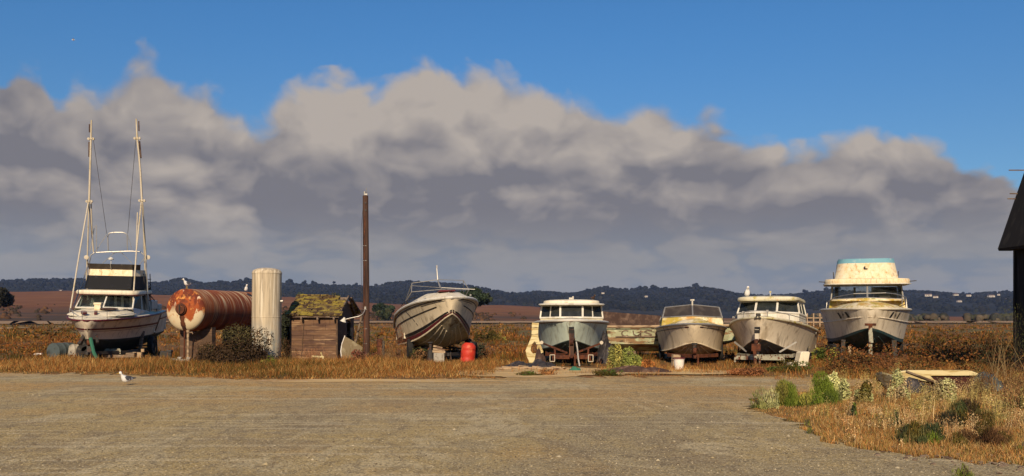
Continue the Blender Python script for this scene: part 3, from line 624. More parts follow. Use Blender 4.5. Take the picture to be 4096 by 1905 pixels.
for a, b in zip(Tt[:-1], Tt[1:]): q.bar(a, b, .022)
for a, b in zip(W, Tt): q.bar(a, b, .022)
q.bar(W[0], Wa[0], .022); q.bar(W[2], Wa[1], .022); q.bar(Tt[0], Wa[0], .022); q.bar(Tt[2], Wa[1], .022); q.bar(on(MC, 1647, 1143, 4.1), on(MC, 1766, 1151, 4.95), .016)
q.bar(on(MC, 1766, 1151, 4.95), on(MC, 1900, 1158, 5.2), .022)
q.build('windscreen_frame', 'alu', rC)
q = MB().tube([on(MC, 1760, 1150, 4.9), on(MC, 1751, 1122, 4.5), on(MC, 1747, 1072, 4.45)], .022, 7).box(on(MC, 1747, 1067, 4.45), (.06, .05, .09)); q.build('mast', 'alu', rC)
q = MB().tube([hC.pt(t, 1, -1, -.12)+Vector((0, 0, .24-.1*abs(t-.6))) for t in (.45, .6, .7, .76)], .014, 6).tube([hC.pt(.6, 1, -1, -.12)+Vector((0, 0, -.02)), hC.pt(.6, 1, -1, -.12)+Vector((0, 0, .24))], .012, 5); q.build('grab_rail', 'darkmetal', rC)
for x in (3.4, 4.4):
    q = MB(); 
    for s in (1, -1): q.box((x, s*(hC.base(x/7.3)[3]-.13), hC.deckz(x/7.3, .95)+.10), (.6, .02, .12))
    q.build('porthole', 'brownglass', rC, bevel=.01)
tC = trailer('low rusty trailer under the tilted striped cruiser', MC, hC, 1.2, 5.2, 2.0, .2, None, 'darkmetal', tongue=.6, wheels=(.36, .3), bunk=True, hubx=3.5)
bs = empty('keel_blocks', GX(1755, 29.6), label='stack of concrete and timber blocks under the bow of the tilted cruiser', cat='blocks')
MB().box((0, 0, .16), (.34, .3, .34), (0, 0, .15)).build('concrete_block', 'concrete', bs, bevel=.01)
MB().box((.02, 0, .37), (.42, .2, .07), (0, .05, -.1)).box((.0, .02, .44), (.38, .22, .06), (0, .1, .1)).box((-.03, 0, .52), (.3, .2, .06), (0, .25, .1)).build('timber', 'wood2', bs, bevel=.005)
jk = MB().lathe([(.0, 0), (.2, 0), (.12, .03), (.09, .4), (.05, .42), (.05, .62), (.1, .64), (.1, .68), (0, .68)], (0, 0, 0), 12).build('boat_stand', 'darkmetal', None, loc=GX(1722, 30.0), label='dark jack stand under the left chine of the tilted cruiser', cat='stand')
dr = empty('plastic_drum', GX(1869, 29.2)+Vector((0, 0, -.02)), label='faded orange plastic drum beneath the right side of the tilted cruiser', cat='drum', rot=(0, R(5), .4))
MB().lathe([(0, 0), (.20, 0), (.235, .04), (.235, .2), (.225, .23), (.235, .26), (.235, .42), (.225, .45), (.235, .48), (.22, .6), (.13, .69), (0, .69)], n=26).build('drum_body', 'orange', dr, smooth=True)
MB().lathe([(0, .69), (.05, .69), (.05, .73), (0, .73)], (.08, 0, 0), 12).build('cap', 'black', dr)
MB().lathe([(.2, -.1), (.33, -.1), (.36, -.05), (.36, .05), (.33, .1), (.2, .1), (.19, 0), (.2, -.1)], (0, 0, 0), 26, 'x').build('tyre', 'rubber', None, smooth=True, loc=GX(1893, 29.6)+Vector((0, 0, .34)), rot=(0, 0, -.15), label='black tyre standing behind the orange drum', cat='tyre')

# ============ boat 3: pale teal cabin boat ============
hD = Hull(6.0, 2.6, 1.05, 1.13, rake=.6, a=2.9, b=.58, cw=.86, ca=2.6, cb=.66, zc0=.17, zc1=.52, flare=2.6, crown=.10, kp=9, kz=-.12)
rD, MD = boat_root('cabin_boat', 'pale teal cabin boat with white pilothouse and grey green bottom, facing straight at the lot', 2286, 1282, 27.6, 3.7, hD, pitch=0.5)
hD.mesh(rD, ['teal_hull', 'teal_bottom'], vpaint=.03); hD.rail(rD, .04, 'white_trim'); hD.deck(rD, .35, 'deck_green', floor=.4)
hD.line(rD, .93, 0, 1, .012, 'maroon', 'moulding')
zb = on(MD, 2290, 1272, 4.0).z; zr = on(MD, 2290, 1222, 3.9).z
bot = [(1.8, -1.06, zb-.04), (3.7, -1.02, zb-.03), (4.15, -.5, zb), (4.3, 0, zb+.02)][:2]; ya = 1.0
bot = [(1.6, -1.04, zb), (3.75, -1.02, zb), (4.25, -.36, zb+.01), (4.25, .36, zb+.01), (3.75, 1.02, zb), (1.6, 1.04, zb)]
top = [(1.6, -.98, zr), (3.6, -.97, zr), (4.05, -.36, zr+.0), (4.05, .36, zr), (3.6, .97, zr), (1.6, .98, zr)]
cabin(rD, bot, top, [2, 2, 1, 2, 2], 'white_trim', 'darkglass', .055)
q = MB().grid([[Vector((p[0], p[1], p[2]-.2)) for p in bot], [Vector(p) for p in bot]]); q.build('cabin_side', 'deck_green', rD)
slab(rD, [(p[0], p[1], p[2]) for p in rrect(1.4, 4.3, 1.08, zr+.03, .5)], .05, 'white_trim', 'roof_brim', .02)
slab(rD, rrect(1.5, 4.0, .92, zr+.09, .4), .13, 'deck_cream', 'roof', .05)
MB().box((3.4, 0, zr+.22), (.12, .16, .1)).box((3.5, .05, zr+.25), (.05, .05, .12)).build('deck_light', 'white_trim', rD, bevel=.01)
q = MB().box((3.5, 0, zb+.02), (.5, 1.8, .05)).lathe([(0, 0), (.05, 0), (.05, .14), (0, .16)], (3.6, .02, zb+.04), 10).box((2.2, -.5, zb-.2), (.5, .5, .9)).box((2.2, .5, zb-.2), (.5, .5, .9)); q.build('dashboard', 'wood', rD, bevel=.01)
mk = []; t0 = .80
for i, ch in enumerate(('I', 'I', '', 'T', 'Y', '', 'M', 'I', 'N', 'H', '', 'V', 'N', 'I')):
    t = t0+i*.0095
    seg = {'I': [[(0, 0), (0, 1)]], 'T': [[(.5, 0), (.5, 1)], [(0, 1), (1, 1)]], 'Y': [[(.5, 0), (.5, .5), (0, 1)], [(.5, .5), (1, 1)]], 'M': [[(0, 0), (0, 1), (.5, .4), (1, 1), (1, 0)]], 'N': [[(0, 0), (0, 1), (1, 0), (1, 1)]], 'H': [[(0, 0), (0, 1)], [(1, 0), (1, 1)], [(0, .5), (1, .5)]], 'V': [[(0, 1), (.5, 0), (1, 1)]], '': []}[ch]
    mk += [[(t+u*.006, .80+v*.09) for u, v in s] for s in seg]
strokes(rD, hD, mk, .012, 'black', side=-1)
for v in (-.35, -.7): hD.line(rD, v, .3, .95, .014, 'teal_bottom', 'strake')
tD = trailer('rusty trailer with tall brown winch post and square light brackets under the pale teal boat', MD, hD, .8, 5.3, 1.9, .30, post=(6.2, 1.12, .14), fm='rust', tongue=1.2, cross=(5.95, 1.12, .28), crossm='rust', lights=True, wheels=(.34, .3), postm='polewood')
for s in (1, -1):
    q = MB().bar((5.85, s*.12, .40), (5.5, s*.88, .68), .05).bar((5.85, s*.5, .3), (5.65, s*.52, .55), .05); q.build('roller_arm', 'rust', tD)
    q = MB().lathe([(0, -.07), (.055, -.07), (.055, .07), (0, .07)], (5.52, s*.92, .71), 12, 'x'); q.build('roller', 'whitepole', tD)
MB().tube([(6.15, .14, .75), (6.2, .18, .5), (6.3, .2, .25), (6.4, .24, .02)], .028, 7).build('hose', 'alu', tD, smooth=True)

# ============ boat 4: small runabout with lichen deck ============
hE = Hull(5.3, 2.46, .92, 1.10, rake=.8, a=2.7, b=.58, cw=.88, ca=2.3, cb=.64, zc0=.2, zc1=.53, flare=2.5, crown=.20, kp=6, kz=-.06)
rE, ME = boat_root('runabout', 'small cream runabout with yellow lichen deck, smoked windscreen and a white bucket in front', 2778, 1296, 28.0, 9.2, hE, pitch=.8)
hE.mesh(rE, ['cream_hull', 'shaded_cream_bottom']); hE.rail(rE, .035, 'alu'); hE.deck(rE, .42, 'deck_lich', floor=.35)
hE.line(rE, .84, .3, .985, .010, 'black', 'moulding'); hE.line(rE, 0, 0, 1, .022, 'cream_hull', 'chine_rail')
for v in (-.33, -.6, -.82): hE.line(rE, v, .3, .95-.04*abs(v), .02, 'cream_hull', 'strake')
for s in (1, -1):
    q = MB().grid([[hE.pt(t, v, s, .008) for v in (.80, .84, .87)] for t in (.965, .975, .985)]); q.build('bow_marking', 'maroon', rE)
zb = on(ME, 2768, 1268, 3.7).z; zr = on(ME, 2768, 1220, 3.4).z
bot = [(2.5, -1.06, zb-.14), (3.35, -.96, zb-.02), (3.85, 0, zb+.03), (3.35, .96, zb-.02), (2.5, 1.06, zb-.14)]
top = [(2.5, -1.0, zb+.02), (3.05, -.88, zr-.08), (3.4, 0, zr), (3.05, .88, zr-.08), (2.5, 1.0, zb+.02)]
for i in range(4): window(rE, [bot[i], bot[i+1], top[i+1], top[i]], .035, 'alu', 'smoked', name='windscreen')
MB().tube([(3.55, 0, zb+.1), (3.42, 0, zr), (3.42, 0, zr+.13)], .026, 8).box((3.42, 0, zr+.16), (.05, .13, .04)).build('mast', 'white_trim', rE)
MB().grid([[Vector((x, y, zb-.3)) for x, y in ((2.5, -1.06), (3.4, -1.0), (3.9, 0), (3.4, 1.0), (2.5, 1.06))], [Vector(p) for p in bot]]).build('coaming', 'deck_lich', rE)
MB().box((2.75, 0, zb+.12), (.06, 1.7, .42)).build('canvas_cover', 'browncanvas', rE)
tE = trailer('red brown trailer with curled tongue under the small runabout', ME, hE, .6, 4.6, 1.85, .26, post=(5.35, .62, .09), fm='rust', tongue=1.0, wheels=(.3, .3))
bk = empty('bucket', GX(2716, 25.6), label='white plastic bucket with red rim in front of the small runabout', cat='bucket')
MB().lathe([(0, 0), (.12, 0), (.15, .31), (.165, .31), (.165, .33), (.14, .33), (.115, .02), (0, .02)], n=22).build('pail', 'bucket', bk, smooth=40)
MB().lathe([(.165, .325), (.172, .325), (.172, .355), (.14, .355), (.14, .33)], n=22).build('rim', 'maroon', bk)
MB().box((0, 0, .2), (.22, .16, .42), (0, .06, .2)).build('timber_block', 'wood2', None, bevel=.008, loc=GX(2703, 26.3), label='short pale timber post standing behind the white bucket', cat='timber')

# ============ boat 5: white cabin boat with chipped winch post ============
hG = Hull(6.1, 2.86, .90, 1.32, rake=.7, a=2.9, b=.56, cw=.84, ca=2.2, cb=.66, zc0=.20, zc1=.66, flare=2.4, crown=.12, kp=8, kz=-.16)
rG, MG = boat_root('cabin_boat', 'grey white cabin boat with black bottom and a gull on its low roof', 3031, 1270, 27.6, 23, hG, pitch=1.6)
hG.mesh(rG, ['white_hull', 'black_bottom'], vpaint=.06); hG.rail(rG, .04, 'deck_green'); hG.deck(rG, .38, 'deck_green', floor=.4)
hG.line(rG, .05, .25, 1, .016, 'white_hull', 'chine_rail')
for v in (-.35, -.65): hG.line(rG, v, .3, .93, .016, 'black_bottom', 'strake')
zb = on(MG, 3060, 1250, 4.2).z; zr = on(MG, 3060, 1206, 3.9).z; ym = 1.0
bot = [(1.9, -1.02, zb-.06), (3.75, -.98, zb-.02), (4.3, -.34, zb), (4.3, .34, zb), (3.75, .98, zb-.02), (1.9, 1.02, zb-.06)]
top = [(1.9, -.92, zr), (3.5, -.9, zr), (3.95, -.33, zr), (3.95, .33, zr), (3.5, .9, zr), (1.9, .92, zr)]
cabin(rG, bot, top, [2, 1, 1, 1, 2], 'white_trim', 'glass', .06)
q = MB().grid([[Vector((p[0], p[1], p[2]-.25)) for p in bot], [Vector(p) for p in bot]]); q.build('cabin_side', 'white_trim', rG)
slab(rG, rrect(1.7, 4.15, .98, zr+.07, .4), .12, 'deck_green', 'roof', .06)
MB().tube([(3.2, 0, zr+.12), (3.2, 0, zr+.34)], .014, 7).lathe([(0, 0), (.035, 0), (.035, .05), (0, .06)], (3.2, 0, zr+.32), 10).build('mast_light', 'white_trim', rG)
q = MB(); pp = [hG.pt(t, 1, -1, -.1)+Vector((0, 0, .22)) for t in (.55, .7, .82, .92, .97)]+[hG.pt(t, 1, 1, -.1)+Vector((0, 0, .22)) for t in (.97, .92, .82, .7, .55)]
q.tube([pp[0]-Vector((0, 0, .2))]+pp+[pp[-1]-Vector((0, 0, .2))], .013, 6)
for p in pp[1:-1:2]: q.tube([p, p-Vector((0, 0, .22))], .012, 5).box(p, (.05, .07, .06))
q.build('bow_rail', 'alu', rG, smooth=True)
MB().box((6.0, 0, 1.38), (.25, .12, .12)).box((5.98, 0, 1.30), (.3, .2, .05)).build('anchor_roller', 'darkmetal', rG, bevel=.01)
MB().lathe([(0, -.02), (.05, -.02), (.05, .02), (0, .02)], hG.pt(.35, .88, 1, .01), 12, 'y').build('vent', 'alu', rG)
MB().box((3.2, .3, zb-.05), (.8, .7, .2)).box((2.6, -.5, zb), (.4, .5, .5)).build('dashboard', 'wood', rG)
tG = trailer('trailer with flaking cream crossbeam and tall winch post under the grey white cabin boat', MG, hG, .9, 5.4, 2.0, .27, post=(6.25, 1.12, .12), fm='oldframe', tongue=1.1, cross=(5.75, 1.45, .24), wheels=(.33, .3), postm='whitepole')
MB().bar((4.9, .5, .4), (4.8, 1.0, .72), .05).bar((4.9, -.5, .4), (4.8, -.9, .7), .05).build('roller_arm', 'alu', tG)
MB().bar((6.4, -.05, .62), (6.5, 0, .0), .09).box((6.4, .0, .58), (.14, .26, .22)).build('jack_column', 'rust', tG, bevel=.01)
st = [(0, 0), (.53, 0), (.60, .40), (.585, .44), (.37, .44), (.32, .41), (.25, .12), (0, .10)]
MB().prism([(x, 0, z) for x, z in st], (0, .35, 0)).build('seat_moulding', 'deck_cream', None, bevel=.02, loc=GX(3163, 27.2)+Vector((0, 0, .02)), rot=(0, 0, .1), label='cream L shaped seat moulding on the ground by the grey white cabin boat', cat='seat')

# ============ boat 6: flybridge boat with flags ============
hH = Hull(7.6, 3.22, 1.34, 1.42, rake=.6, a=3.1, b=.55, cw=.86, ca=2.5, cb=.62, zc0=.18, zc1=.72, flare=1.8, crown=.26, kp=8, kz=-.24)
rH, MH = boat_root('flybridge_boat', 'tall flybridge boat with blue topped upper box and flag marks on its bow', 3481, 1235, 29.6, 19.3, hH, pitch=-.6)
hH.mesh(rH, ['white_hull', 'navy_bottom'], vpaint=.10); hH.rail(rH, .04, 'deck_cream'); hH.deck(rH, .36, 'deck_lich', floor=.5)
hH.line(rH, .62, .3, 1, .022, 'white_hull', 'knuckle')
for v in (-.35, -.65): hH.line(rH, v, .3, .94, .02, 'navy_bottom', 'strake')
for s in (-1, 1):        # flag marks on the bow: bar, leaf, bar
    tc0 = .875; du = .008
    for k_, m_ in ((-1, 0), (1, 0)):
        tb = tc0+k_*.036; q = MB().grid([[hH.pt(tb+dx-.006*(v-.77)/.1, v, s, .022) for dx in (-du, du)] for v in (.67, .74, .80, .88)]); q.build('flag_emblem', 'black', rH)
    c = hH.pt(tc0, .79, s, .024); e1 = (hH.pt(tc0-.01, .79, s, .011)-c).normalized(); e2 = (hH.pt(tc0, .84, s, .011)-c).normalized()
    lf = [(0, 1), (.25, .55), (.5, .65), (.42, .15), (.85, .3), (.75, -.05), (.95, -.2), (.4, -.55), (.12, -.5), (.1, -1), (-.1, -1), (-.12, -.5), (-.4, -.55), (-.95, -.2), (-.75, -.05), (-.85, .3), (-.42, .15), (-.5, .65), (-.25, .55)]
    MB().prism([c+e1*x*.055+e2*y*.055 for x, y in lf], e1.cross(e2).normalized()*.006).build('flag_emblem', 'black', rH)
zb = on(MH, 3474, 1196, 5.0).z; zr = on(MH, 3474, 1143, 4.7).z
bot = [(2.0, -1.24, zb-.02), (4.6, -1.2, zb-.02), (5.15, 0, zb+.03), (4.6, 1.2, zb-.02), (2.0, 1.24, zb-.02)]
top = [(2.0, -1.18, zr), (4.3, -1.15, zr), (4.85, 0, zr+.02), (4.3, 1.15, zr), (2.0, 1.18, zr)]
cabin(rH, bot, top, [3, 1, 1, 3], 'alu', 'clearglass', .05, back=False)
q = MB().grid([[Vector((p[0]+(.15 if p[0] > 3 else 0), p[1]*1.06, p[2]-.34)) for p in bot], [Vector((p[0]+.03, p[1]*1.02, p[2])) for p in bot]]); q.build('cabin_side', 'deck_lich', rH)
slab(rH, [(p[0], p[1], p[2]) for p in rrect(4.2, 5.25, 1.24, zb-.05, .5)], .05, 'deck_lich', 'brow', .0)
slab(rH, rrect(1.6, 5.0, 1.43, zr+.14, .55), .2, 'stained', 'roof', .03); slab(rH, rrect(1.62, 5.03, 1.47, zr+.06, .55), .04, 'white_trim', 'roof_lip', 0)
f0 = zr+.24; f1 = on(MH, 3470, 1053, 3.9).z; f2 = on(MH, 3470, 1035, 3.9).z
def rg(z, x, y, y2): return [Vector((1.8, -y2, z)), Vector((x-.35, -y, z)), Vector((x, -y*.7, z)), Vector((x, y*.7, z)), Vector((x-.35, y, z)), Vector((1.8, y2, z))]
def rw(name, a, b, m, th=.03):
    mb = MB(); inn = lambda p: Vector((p.x-(th if p.x > 3 else 0), p.y-math.copysign(th, p.y), p.z))
    mb.grid([a, b]); mb.grid([[inn(p) for p in a], [inn(p) for p in b]], flip=True); mb.grid([b, [inn(p) for p in b]]); return mb.build(name, m, rH, smooth=50)
rw('flybridge', rg(f0-.02, 4.45, 1.08, 1.08), rg(f1, 4.05, .97, 1.0), 'stained'); rw('flybridge_screen', rg(f1, 4.05, .97, 1.0), rg(f2, 3.98, .95, .98), 'blue')
MB().box((1.84, 0, (f0+f1)/2), (.04, 1.9, f1-f0)).build('flybridge_back', 'white_trim', rH)
q = MB().box((4.22, -.02, f0+.38), (.05, .12, .03)).box((4.22, -.06, f0+.42), (.05, .05, .08)).build('nameplate_bracket', 'black', rH)
q = MB()
for s in (1, -1): q.bar((3.4, s*1.1, f0+.05), (3.3, s*1.12, f0+.3), .03).bar((4.6, s*1.4, zr+.14), (4.6, s*1.62, zr+.16), .03)
q.build('light_bracket', 'darkmetal', rH)
q = MB(); pp = [hH.pt(t, 1, -1, -.12)+Vector((0, 0, dz)) for t, dz in ((.62, .3), (.75, .42), (.86, .46), (.94, .5))]+[hH.pt(t, 1, 1, -.12)+Vector((0, 0, dz)) for t, dz in ((.94, .52), (.86, .5), (.75, .46), (.62, .42))]
q.tube(pp, .016, 6)
for p in (pp[0], pp[7], pp[6]): q.tube([p, p-Vector((0, 0, .45))], .013, 5)
q.build('bow_rail', 'alu', rH, smooth=True)
q = MB().tube([(5.4, 1.2, zb-.2), (6.0, .8, zb-.34), (6.5, .2, zb-.42), (6.6, -.1, zb-.45)], .018, 6).build('mooring_rope', 'browncanvas', rH, smooth=True)
q = MB()
for s in (1, -1): q.tube([(4.0, s*1.36, 1.4), (3.9, s*1.34, 1.75), (2.0, s*1.36, 1.72), (2.0, s*1.4, 1.35)], .018, 6)
q.build('side_rail', 'alu', rH)
MB().box((4.3, .6, zb+.05), (.3, .35, .12)).tube([(4.4, .2, zb), (4.4, .25, zb+.2), (4.35, .1, zb+.26)], .02).tube([(4.3, .8, zb+.05), (4.3, .85, zb+.25), (4.35, .6, zb+.2)], .02).box((3.0, .6, zb-.2), (.6, .9, .7)).build('helm_console', 'wood', rH)
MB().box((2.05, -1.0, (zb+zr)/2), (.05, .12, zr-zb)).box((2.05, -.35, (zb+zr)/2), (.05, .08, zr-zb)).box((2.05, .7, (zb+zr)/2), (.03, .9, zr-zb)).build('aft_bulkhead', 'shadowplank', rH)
tH = trailer('rusty trailer with long pale winch post and dark stands under the flybridge boat', MH, hH, 1.2, 6.4, 2.3, .22, None, 'rust', tongue=.7, wheels=(.36, .3), bunk=False)
MB().bar((7.8, 0, .2), (7.72, 0, 1.22), .11, .09).bar((7.83, .02, .65), (7.78, .0, 1.0), .13).build('winch_post', 'oldframe', tH, bevel=.01); MB().box((7.72, 0, 1.25), (.15, .34, .08)).lathe([(0, -.06), (.06, -.06), (.06, .06), (0, .06)], (7.72, 0, 1.18), 10, 'y').build('bow_roller', 'rust', tH)
MB().bar((6.2, -.85, 0), (6.2, -.8, .72), .13).bar((6.2, .85, 0), (6.2, .8, .72), .15).bar((3, -.85, 0), (3, -.85, .6), .13).bar((3, .85, 0), (3, .85, .6), .13).build('prop_stand', 'darkmetal', tH)
MB().bar((6.3, -.62, 0), (6.3, -.6, .5), .11).build('timber_prop', 'wood2', tH)
MB().lathe([(.12, -.09), (.28, -.1), (.3, -.05), (.3, .05), (.28, .1), (.12, .09), (.1, 0), (.12, -.09)], (0, 0, 0), 26, 'x').build('tyre', 'rubber', None, smooth=True, loc=GX(3331, 30.6)+Vector((0, 0, .29)), rot=(0, 0, .3), label='small grey tyre standing to the left of the flybridge boat trailer', cat='tyre')

# ============ the long hulk lying behind ============
hF = Hull(5.6, 1.9, .92, .98, rake=.5, a=2.4, b=.8, cw=.86, zc0=.3, zc1=.5, flare=1.3, crown=.05, kp=5)
pF = GX(2385, 33.4); rF = empty('derelict_hull', (pF.x, pF.y+.3, .22), (0, 0, R(-2)), label='long peeling green and cream hull lying sideways behind the runabout with faded painted letters', cat='boat', group='derelict boats in the boatyard row')
hF.mesh(rF, ['hulk', 'hulk']); hF.rail(rF, .05, 'wood2'); hF.deck(rF, .3, 'deck_green', floor=.3)
hF.line(rF, .42, .12, .8, .03, 'wood', 'rubbing_strip'); hF.line(rF, .86, .0, .97, .012, 'black', 'moulding')
q = MB(); 
q.prism([(.2, -.78, .95), (3.4, -.72, .98), (3.4, -.70, 1.24), (.2, -.76, 1.48)], (0, .04, 0)).prism([(.2, .74, .95), (3.4, .70, .98), (3.4, .68, 1.24), (.2, .72, 1.48)], (0, .04, 0)).prism([(3.4, -.72, .98), (3.4, .72, .98), (3.4, .7, 1.24), (3.4, -.7, 1.24)], (.04, 0, 0))
q.build('deckhouse_side', 'browncanvas', rF)
MB().box((3.35, -.7, 1.2), (.25, .2, .1)).build('bollard', 'rust', rF, bevel=.02)
def arcs(cx, w, kind):
    if kind == 'c': return [[(cx+w*(.5+.5*math.cos(a)), .62+.17*math.sin(a)) for a in [R(50+k*26) for k in range(11)]]]
    if kind == 'u': return [[(cx, .78), (cx+w*.1, .55), (cx+w*.5, .47), (cx+w*.9, .55), (cx+w, .78), (cx+w, .47)]]
    if kind == 's': return [[(cx+w, .76), (cx+w*.4, .79), (cx, .7), (cx+w*.5, .62), (cx+w, .54), (cx+w*.5, .46), (cx, .49)]]
    if kind == 't': return [[(cx+w*.4, .84), (cx+w*.4, .5), (cx+w, .46)], [(cx, .72), (cx+w, .72)]]
    if kind == 'o': return [[(cx+w*(.5+.5*math.cos(a)), .62+.16*math.sin(a)) for a in [R(k*36) for k in range(11)]]]
    return [[(cx, .47), (cx, .76), (cx+w*.5, .7), (cx+w*.5, .47)], [(cx+w*.5, .7), (cx+w, .76), (cx+w, .47)]]
sg = []
for i, kd in enumerate('cusomt'): sg += arcs(.16+i*.072, .05, kd)
strokes(rF, hF, sg, .045, 'wood', 'painted_letters', side=-1, off=.012)
for x in (1.2, 4.2): MB().box((0, 0, .13), (.4, 1.2, .26)).build('timber_crib', 'wood', None, loc=(pF.x+x, pF.y+.2, 0), bevel=.01, label='grey timber crib under the %s end of the peeling green hull' % ('left' if x < 2 else 'right'), cat='timber')
# ------------------------------------------------------------------ terrain
def interp(tab, x):
    xs = [a for a, b in tab]; ys = [b for a, b in tab]; return float(np.interp(x, xs, ys))
M['soil'] = mat('marsh_soil', (.21, .095, .024), .95, coord='World', layers=[dict(c=(.13, .11, .035), s=(.05, .12, .1), lo=.42, hi=.58, d=6), dict(c=(.24, .11, .03), s=(.16, .4, .3), lo=.5, hi=.64, d=7), dict(c=(.10, .055, .025), s=1.4, lo=.5, hi=.62, d=7), dict(c=(.42, .30, .16), s=(.012, .05, .1), lo=.62, hi=.66, d=5, g=(1, 60, 120))], bump=[(.8, .6, .3), (9, .5, .05)])
M['gravel'] = mat('gravel', (.455, .33, .135), .95, coord='World', layers=[
    dict(c=(.38, .295, .155), s=(.33, .20, 1), lo=.44, hi=.58, d=8, r=.65, dist=.8), dict(c=(.29, .215, .115), s=(1.1, .55, 1), lo=.48, hi=.62, d=9, r=.72, a=.85, dist=.5),
    dict(c=(.57, .46, .26), s=(.9, .42, 1), lo=.52, hi=.64, d=9, r=.7, a=.8, dist=.6), dict(c=(.50, .29, .085), s=(.22, .3, 1), lo=.40, hi=.56, d=7, g=(1, 13.5, 18), a=.8), dict(c=(.50, .31, .10), s=(.35, .2, 1), lo=.55, hi=.66, d=7, a=.5),
    dict(c=(.66, .54, .33), s=(.10, 1.5, 1), lo=.57, hi=.61, d=5, r=.5, a=.45, dist=2.2), dict(c=(.20, .15, .08), s=(7, 3, 3), lo=.52, hi=.62, d=5, r=.7, a=.6), dict(c=(.15, .115, .065), s=28, lo=.52, hi=.6, d=3, a=.75), dict(c=(.74, .62, .40), s=37, lo=.58, hi=.64, d=3, a=.9)],
    bump=[((2, 1.6, 1), .6, .06), (38, .9, .016), (9, .6, .04)])
M['sand'] = mat('sandy_dirt', (.64, .44, .19), .95, coord='World', layers=[dict(c=(.44, .27, .11), s=(.6, 1.6, 1), lo=.42, hi=.6, d=7), dict(c=(.6, .48, .32), s=6, lo=.55, hi=.65, d=6, a=.7)], bump=[(2.5, .7, .06), (22, .5, .02)])
def zg(x, y):       # gentle hummocks of the marsh behind the boats
    k = min(1, max(0, (y-34)/12)); far = max(0, 1-max(0, y-150)/80)
    return k*far*(.16*math.sin(x*.21+1.3)*math.sin(y*.17)+.12*math.sin(x*.53+y*.31)+.05*math.sin(x*1.3-y*.9))-.02*k
xs = np.concatenate([-np.geomspace(60, 2600, 22)[::-1], np.linspace(-58, 58, 84), np.geomspace(60, 2600, 22)])
ys = np.concatenate([[-300, -60, -10], np.linspace(0, 30, 11), np.linspace(31, 150, 110), np.geomspace(155, 3000, 30)])
MB().grid([[(x, y, zg(x, y)) for x in xs] for y in ys]).build('ground', 'soil', smooth=True, kind='structure')

edge_far = [(-700, 1494), (-300, 1496), (0, 1494), (150, 1498), (300, 1497), (500, 1502), (700, 1508), (900, 1517), (1100, 1521), (1300, 1524), (1500, 1525), (1700, 1521), (1850, 1518), (1980, 1516), (2060, 1506), (2200, 1508), (2330, 1510), (2400, 1507), (2560, 1509), (2700, 1505), (2850, 1508), (3000, 1511), (3150, 1507), (3300, 1510), (3450, 1514), (3560, 1520),
            (3520, 1532), (3400, 1548), (3250, 1566), (3100, 1582), (3030, 1596), (3005, 1622), (3015, 1648), (3080, 1664), (3160, 1690), (3230, 1725), (3310, 1768), (3400, 1790), (3520, 1806), (3650, 1826), (3800, 1848), (3950, 1858), (4150, 1872), (4500, 1900)]
E = []
for a, b in zip(edge_far[:-1], edge_far[1:]):
    for k in range(6):
        f = k/6; p = G(a[0]+(b[0]-a[0])*f, a[1]+(b[1]-a[1])*f); yy = p.y
        E.append(Vector((p.x+random.gauss(0, .012*yy*.5), p.y+random.gauss(0, .012*yy), 0)))
poly = E+[Vector((8, 2, 0)), Vector((14, -12, 0)), Vector((-40, -12, 0)), Vector((-40, 23, 0))]
import mathutils
tri = mathutils.geometry.tessellate_polygon([poly])
g_ = MB(); g_.add([(p.x, p.y, .012) for p in poly], [tuple(t) for t in tri]); g_.build('gravel_lot', 'gravel', kind='structure')
def patch(name, cx, cy, rx, ry, z, m, n=96):
    rr = [1+.13*math.sin(3*a+cx)+.08*math.sin(7*a+cy)+random.uniform(-.05, .05) for a in [2*math.pi*k/n for k in range(n)]]; vs = [(cx, cy, z)]+[(cx+rx*rr[k]*math.cos(2*math.pi*k/n), cy+ry*rr[k]*math.sin(2*math.pi*k/n), z) for k in range(n)]
    return MB().add(vs, [(0, 1+k, 1+(k+1) % n) for k in range(n)]).build(name, m, kind='structure')
patch('dirt_patch', .75, 24.7, 2.7, 2.2, .020, 'sand'); patch('dirt_patch', 4.2, 24.4, 2.2, 1.0, .026, 'sand'); patch('dirt_patch', -3.5, 21.2, 3.2, .5, .018, 'sand'); 

# far fields and hills
crest = [(-1500, 1175), (-300, 1167), (0, 1166), (280, 1165), (620, 1178), (1000, 1188), (1180, 1187), (1480, 1214), (1560, 1217), (1925, 1221), (2020, 1222), (2160, 1229), (2500, 1256), (2800, 1272), (3000, 1276), (3200, 1266), (3290, 1256), (3450, 1262), (3700, 1266), (4096, 1270), (5500, 1270)]
M['field'] = mat('dry_field', (.20, .078, .022), .95, coord='World', layers=[dict(c=(.155, .057, .018), s=(.008, .02, 1), lo=.42, hi=.6, d=6), dict(c=(.25, .12, .045), s=(.02, .05, 1), lo=.52, hi=.66, d=7), dict(c=(.06, .038, .022), s=(.012, .02, 1), lo=.40, hi=.55, d=7, g=(1, 395, 330)), dict(c=(.07, .045, .025), s=(.035, .06, 1), lo=.60, hi=.66, d=7, a=.7)], bump=[(.2, .6, 1)])
M['flat'] = mat('pale_mudflat', (.36, .23, .12), .95, coord='World', layers=[dict(c=(.30, .19, .10), s=(.03, .1, 1), lo=.46, hi=.6, d=7)])
rows = []
for k in range(24):
    f = k/23; Y = 290+f*430; row = []
    for fx in range(-1600, 5600, 60):
        zc = 1.5+(HY-interp(crest, fx))/F*720
        row.append(((fx-CX)/F*Y, Y, -.6+(zc+.6)*(f**.8)*(1+.02*math.sin(fx*.011+k))))
    rows.append(row)
rows.append([(x*1.05, y+50, z-9) for x, y, z in rows[-1]])
MB().grid(rows).build('far_field', 'field', smooth=True, kind='structure')
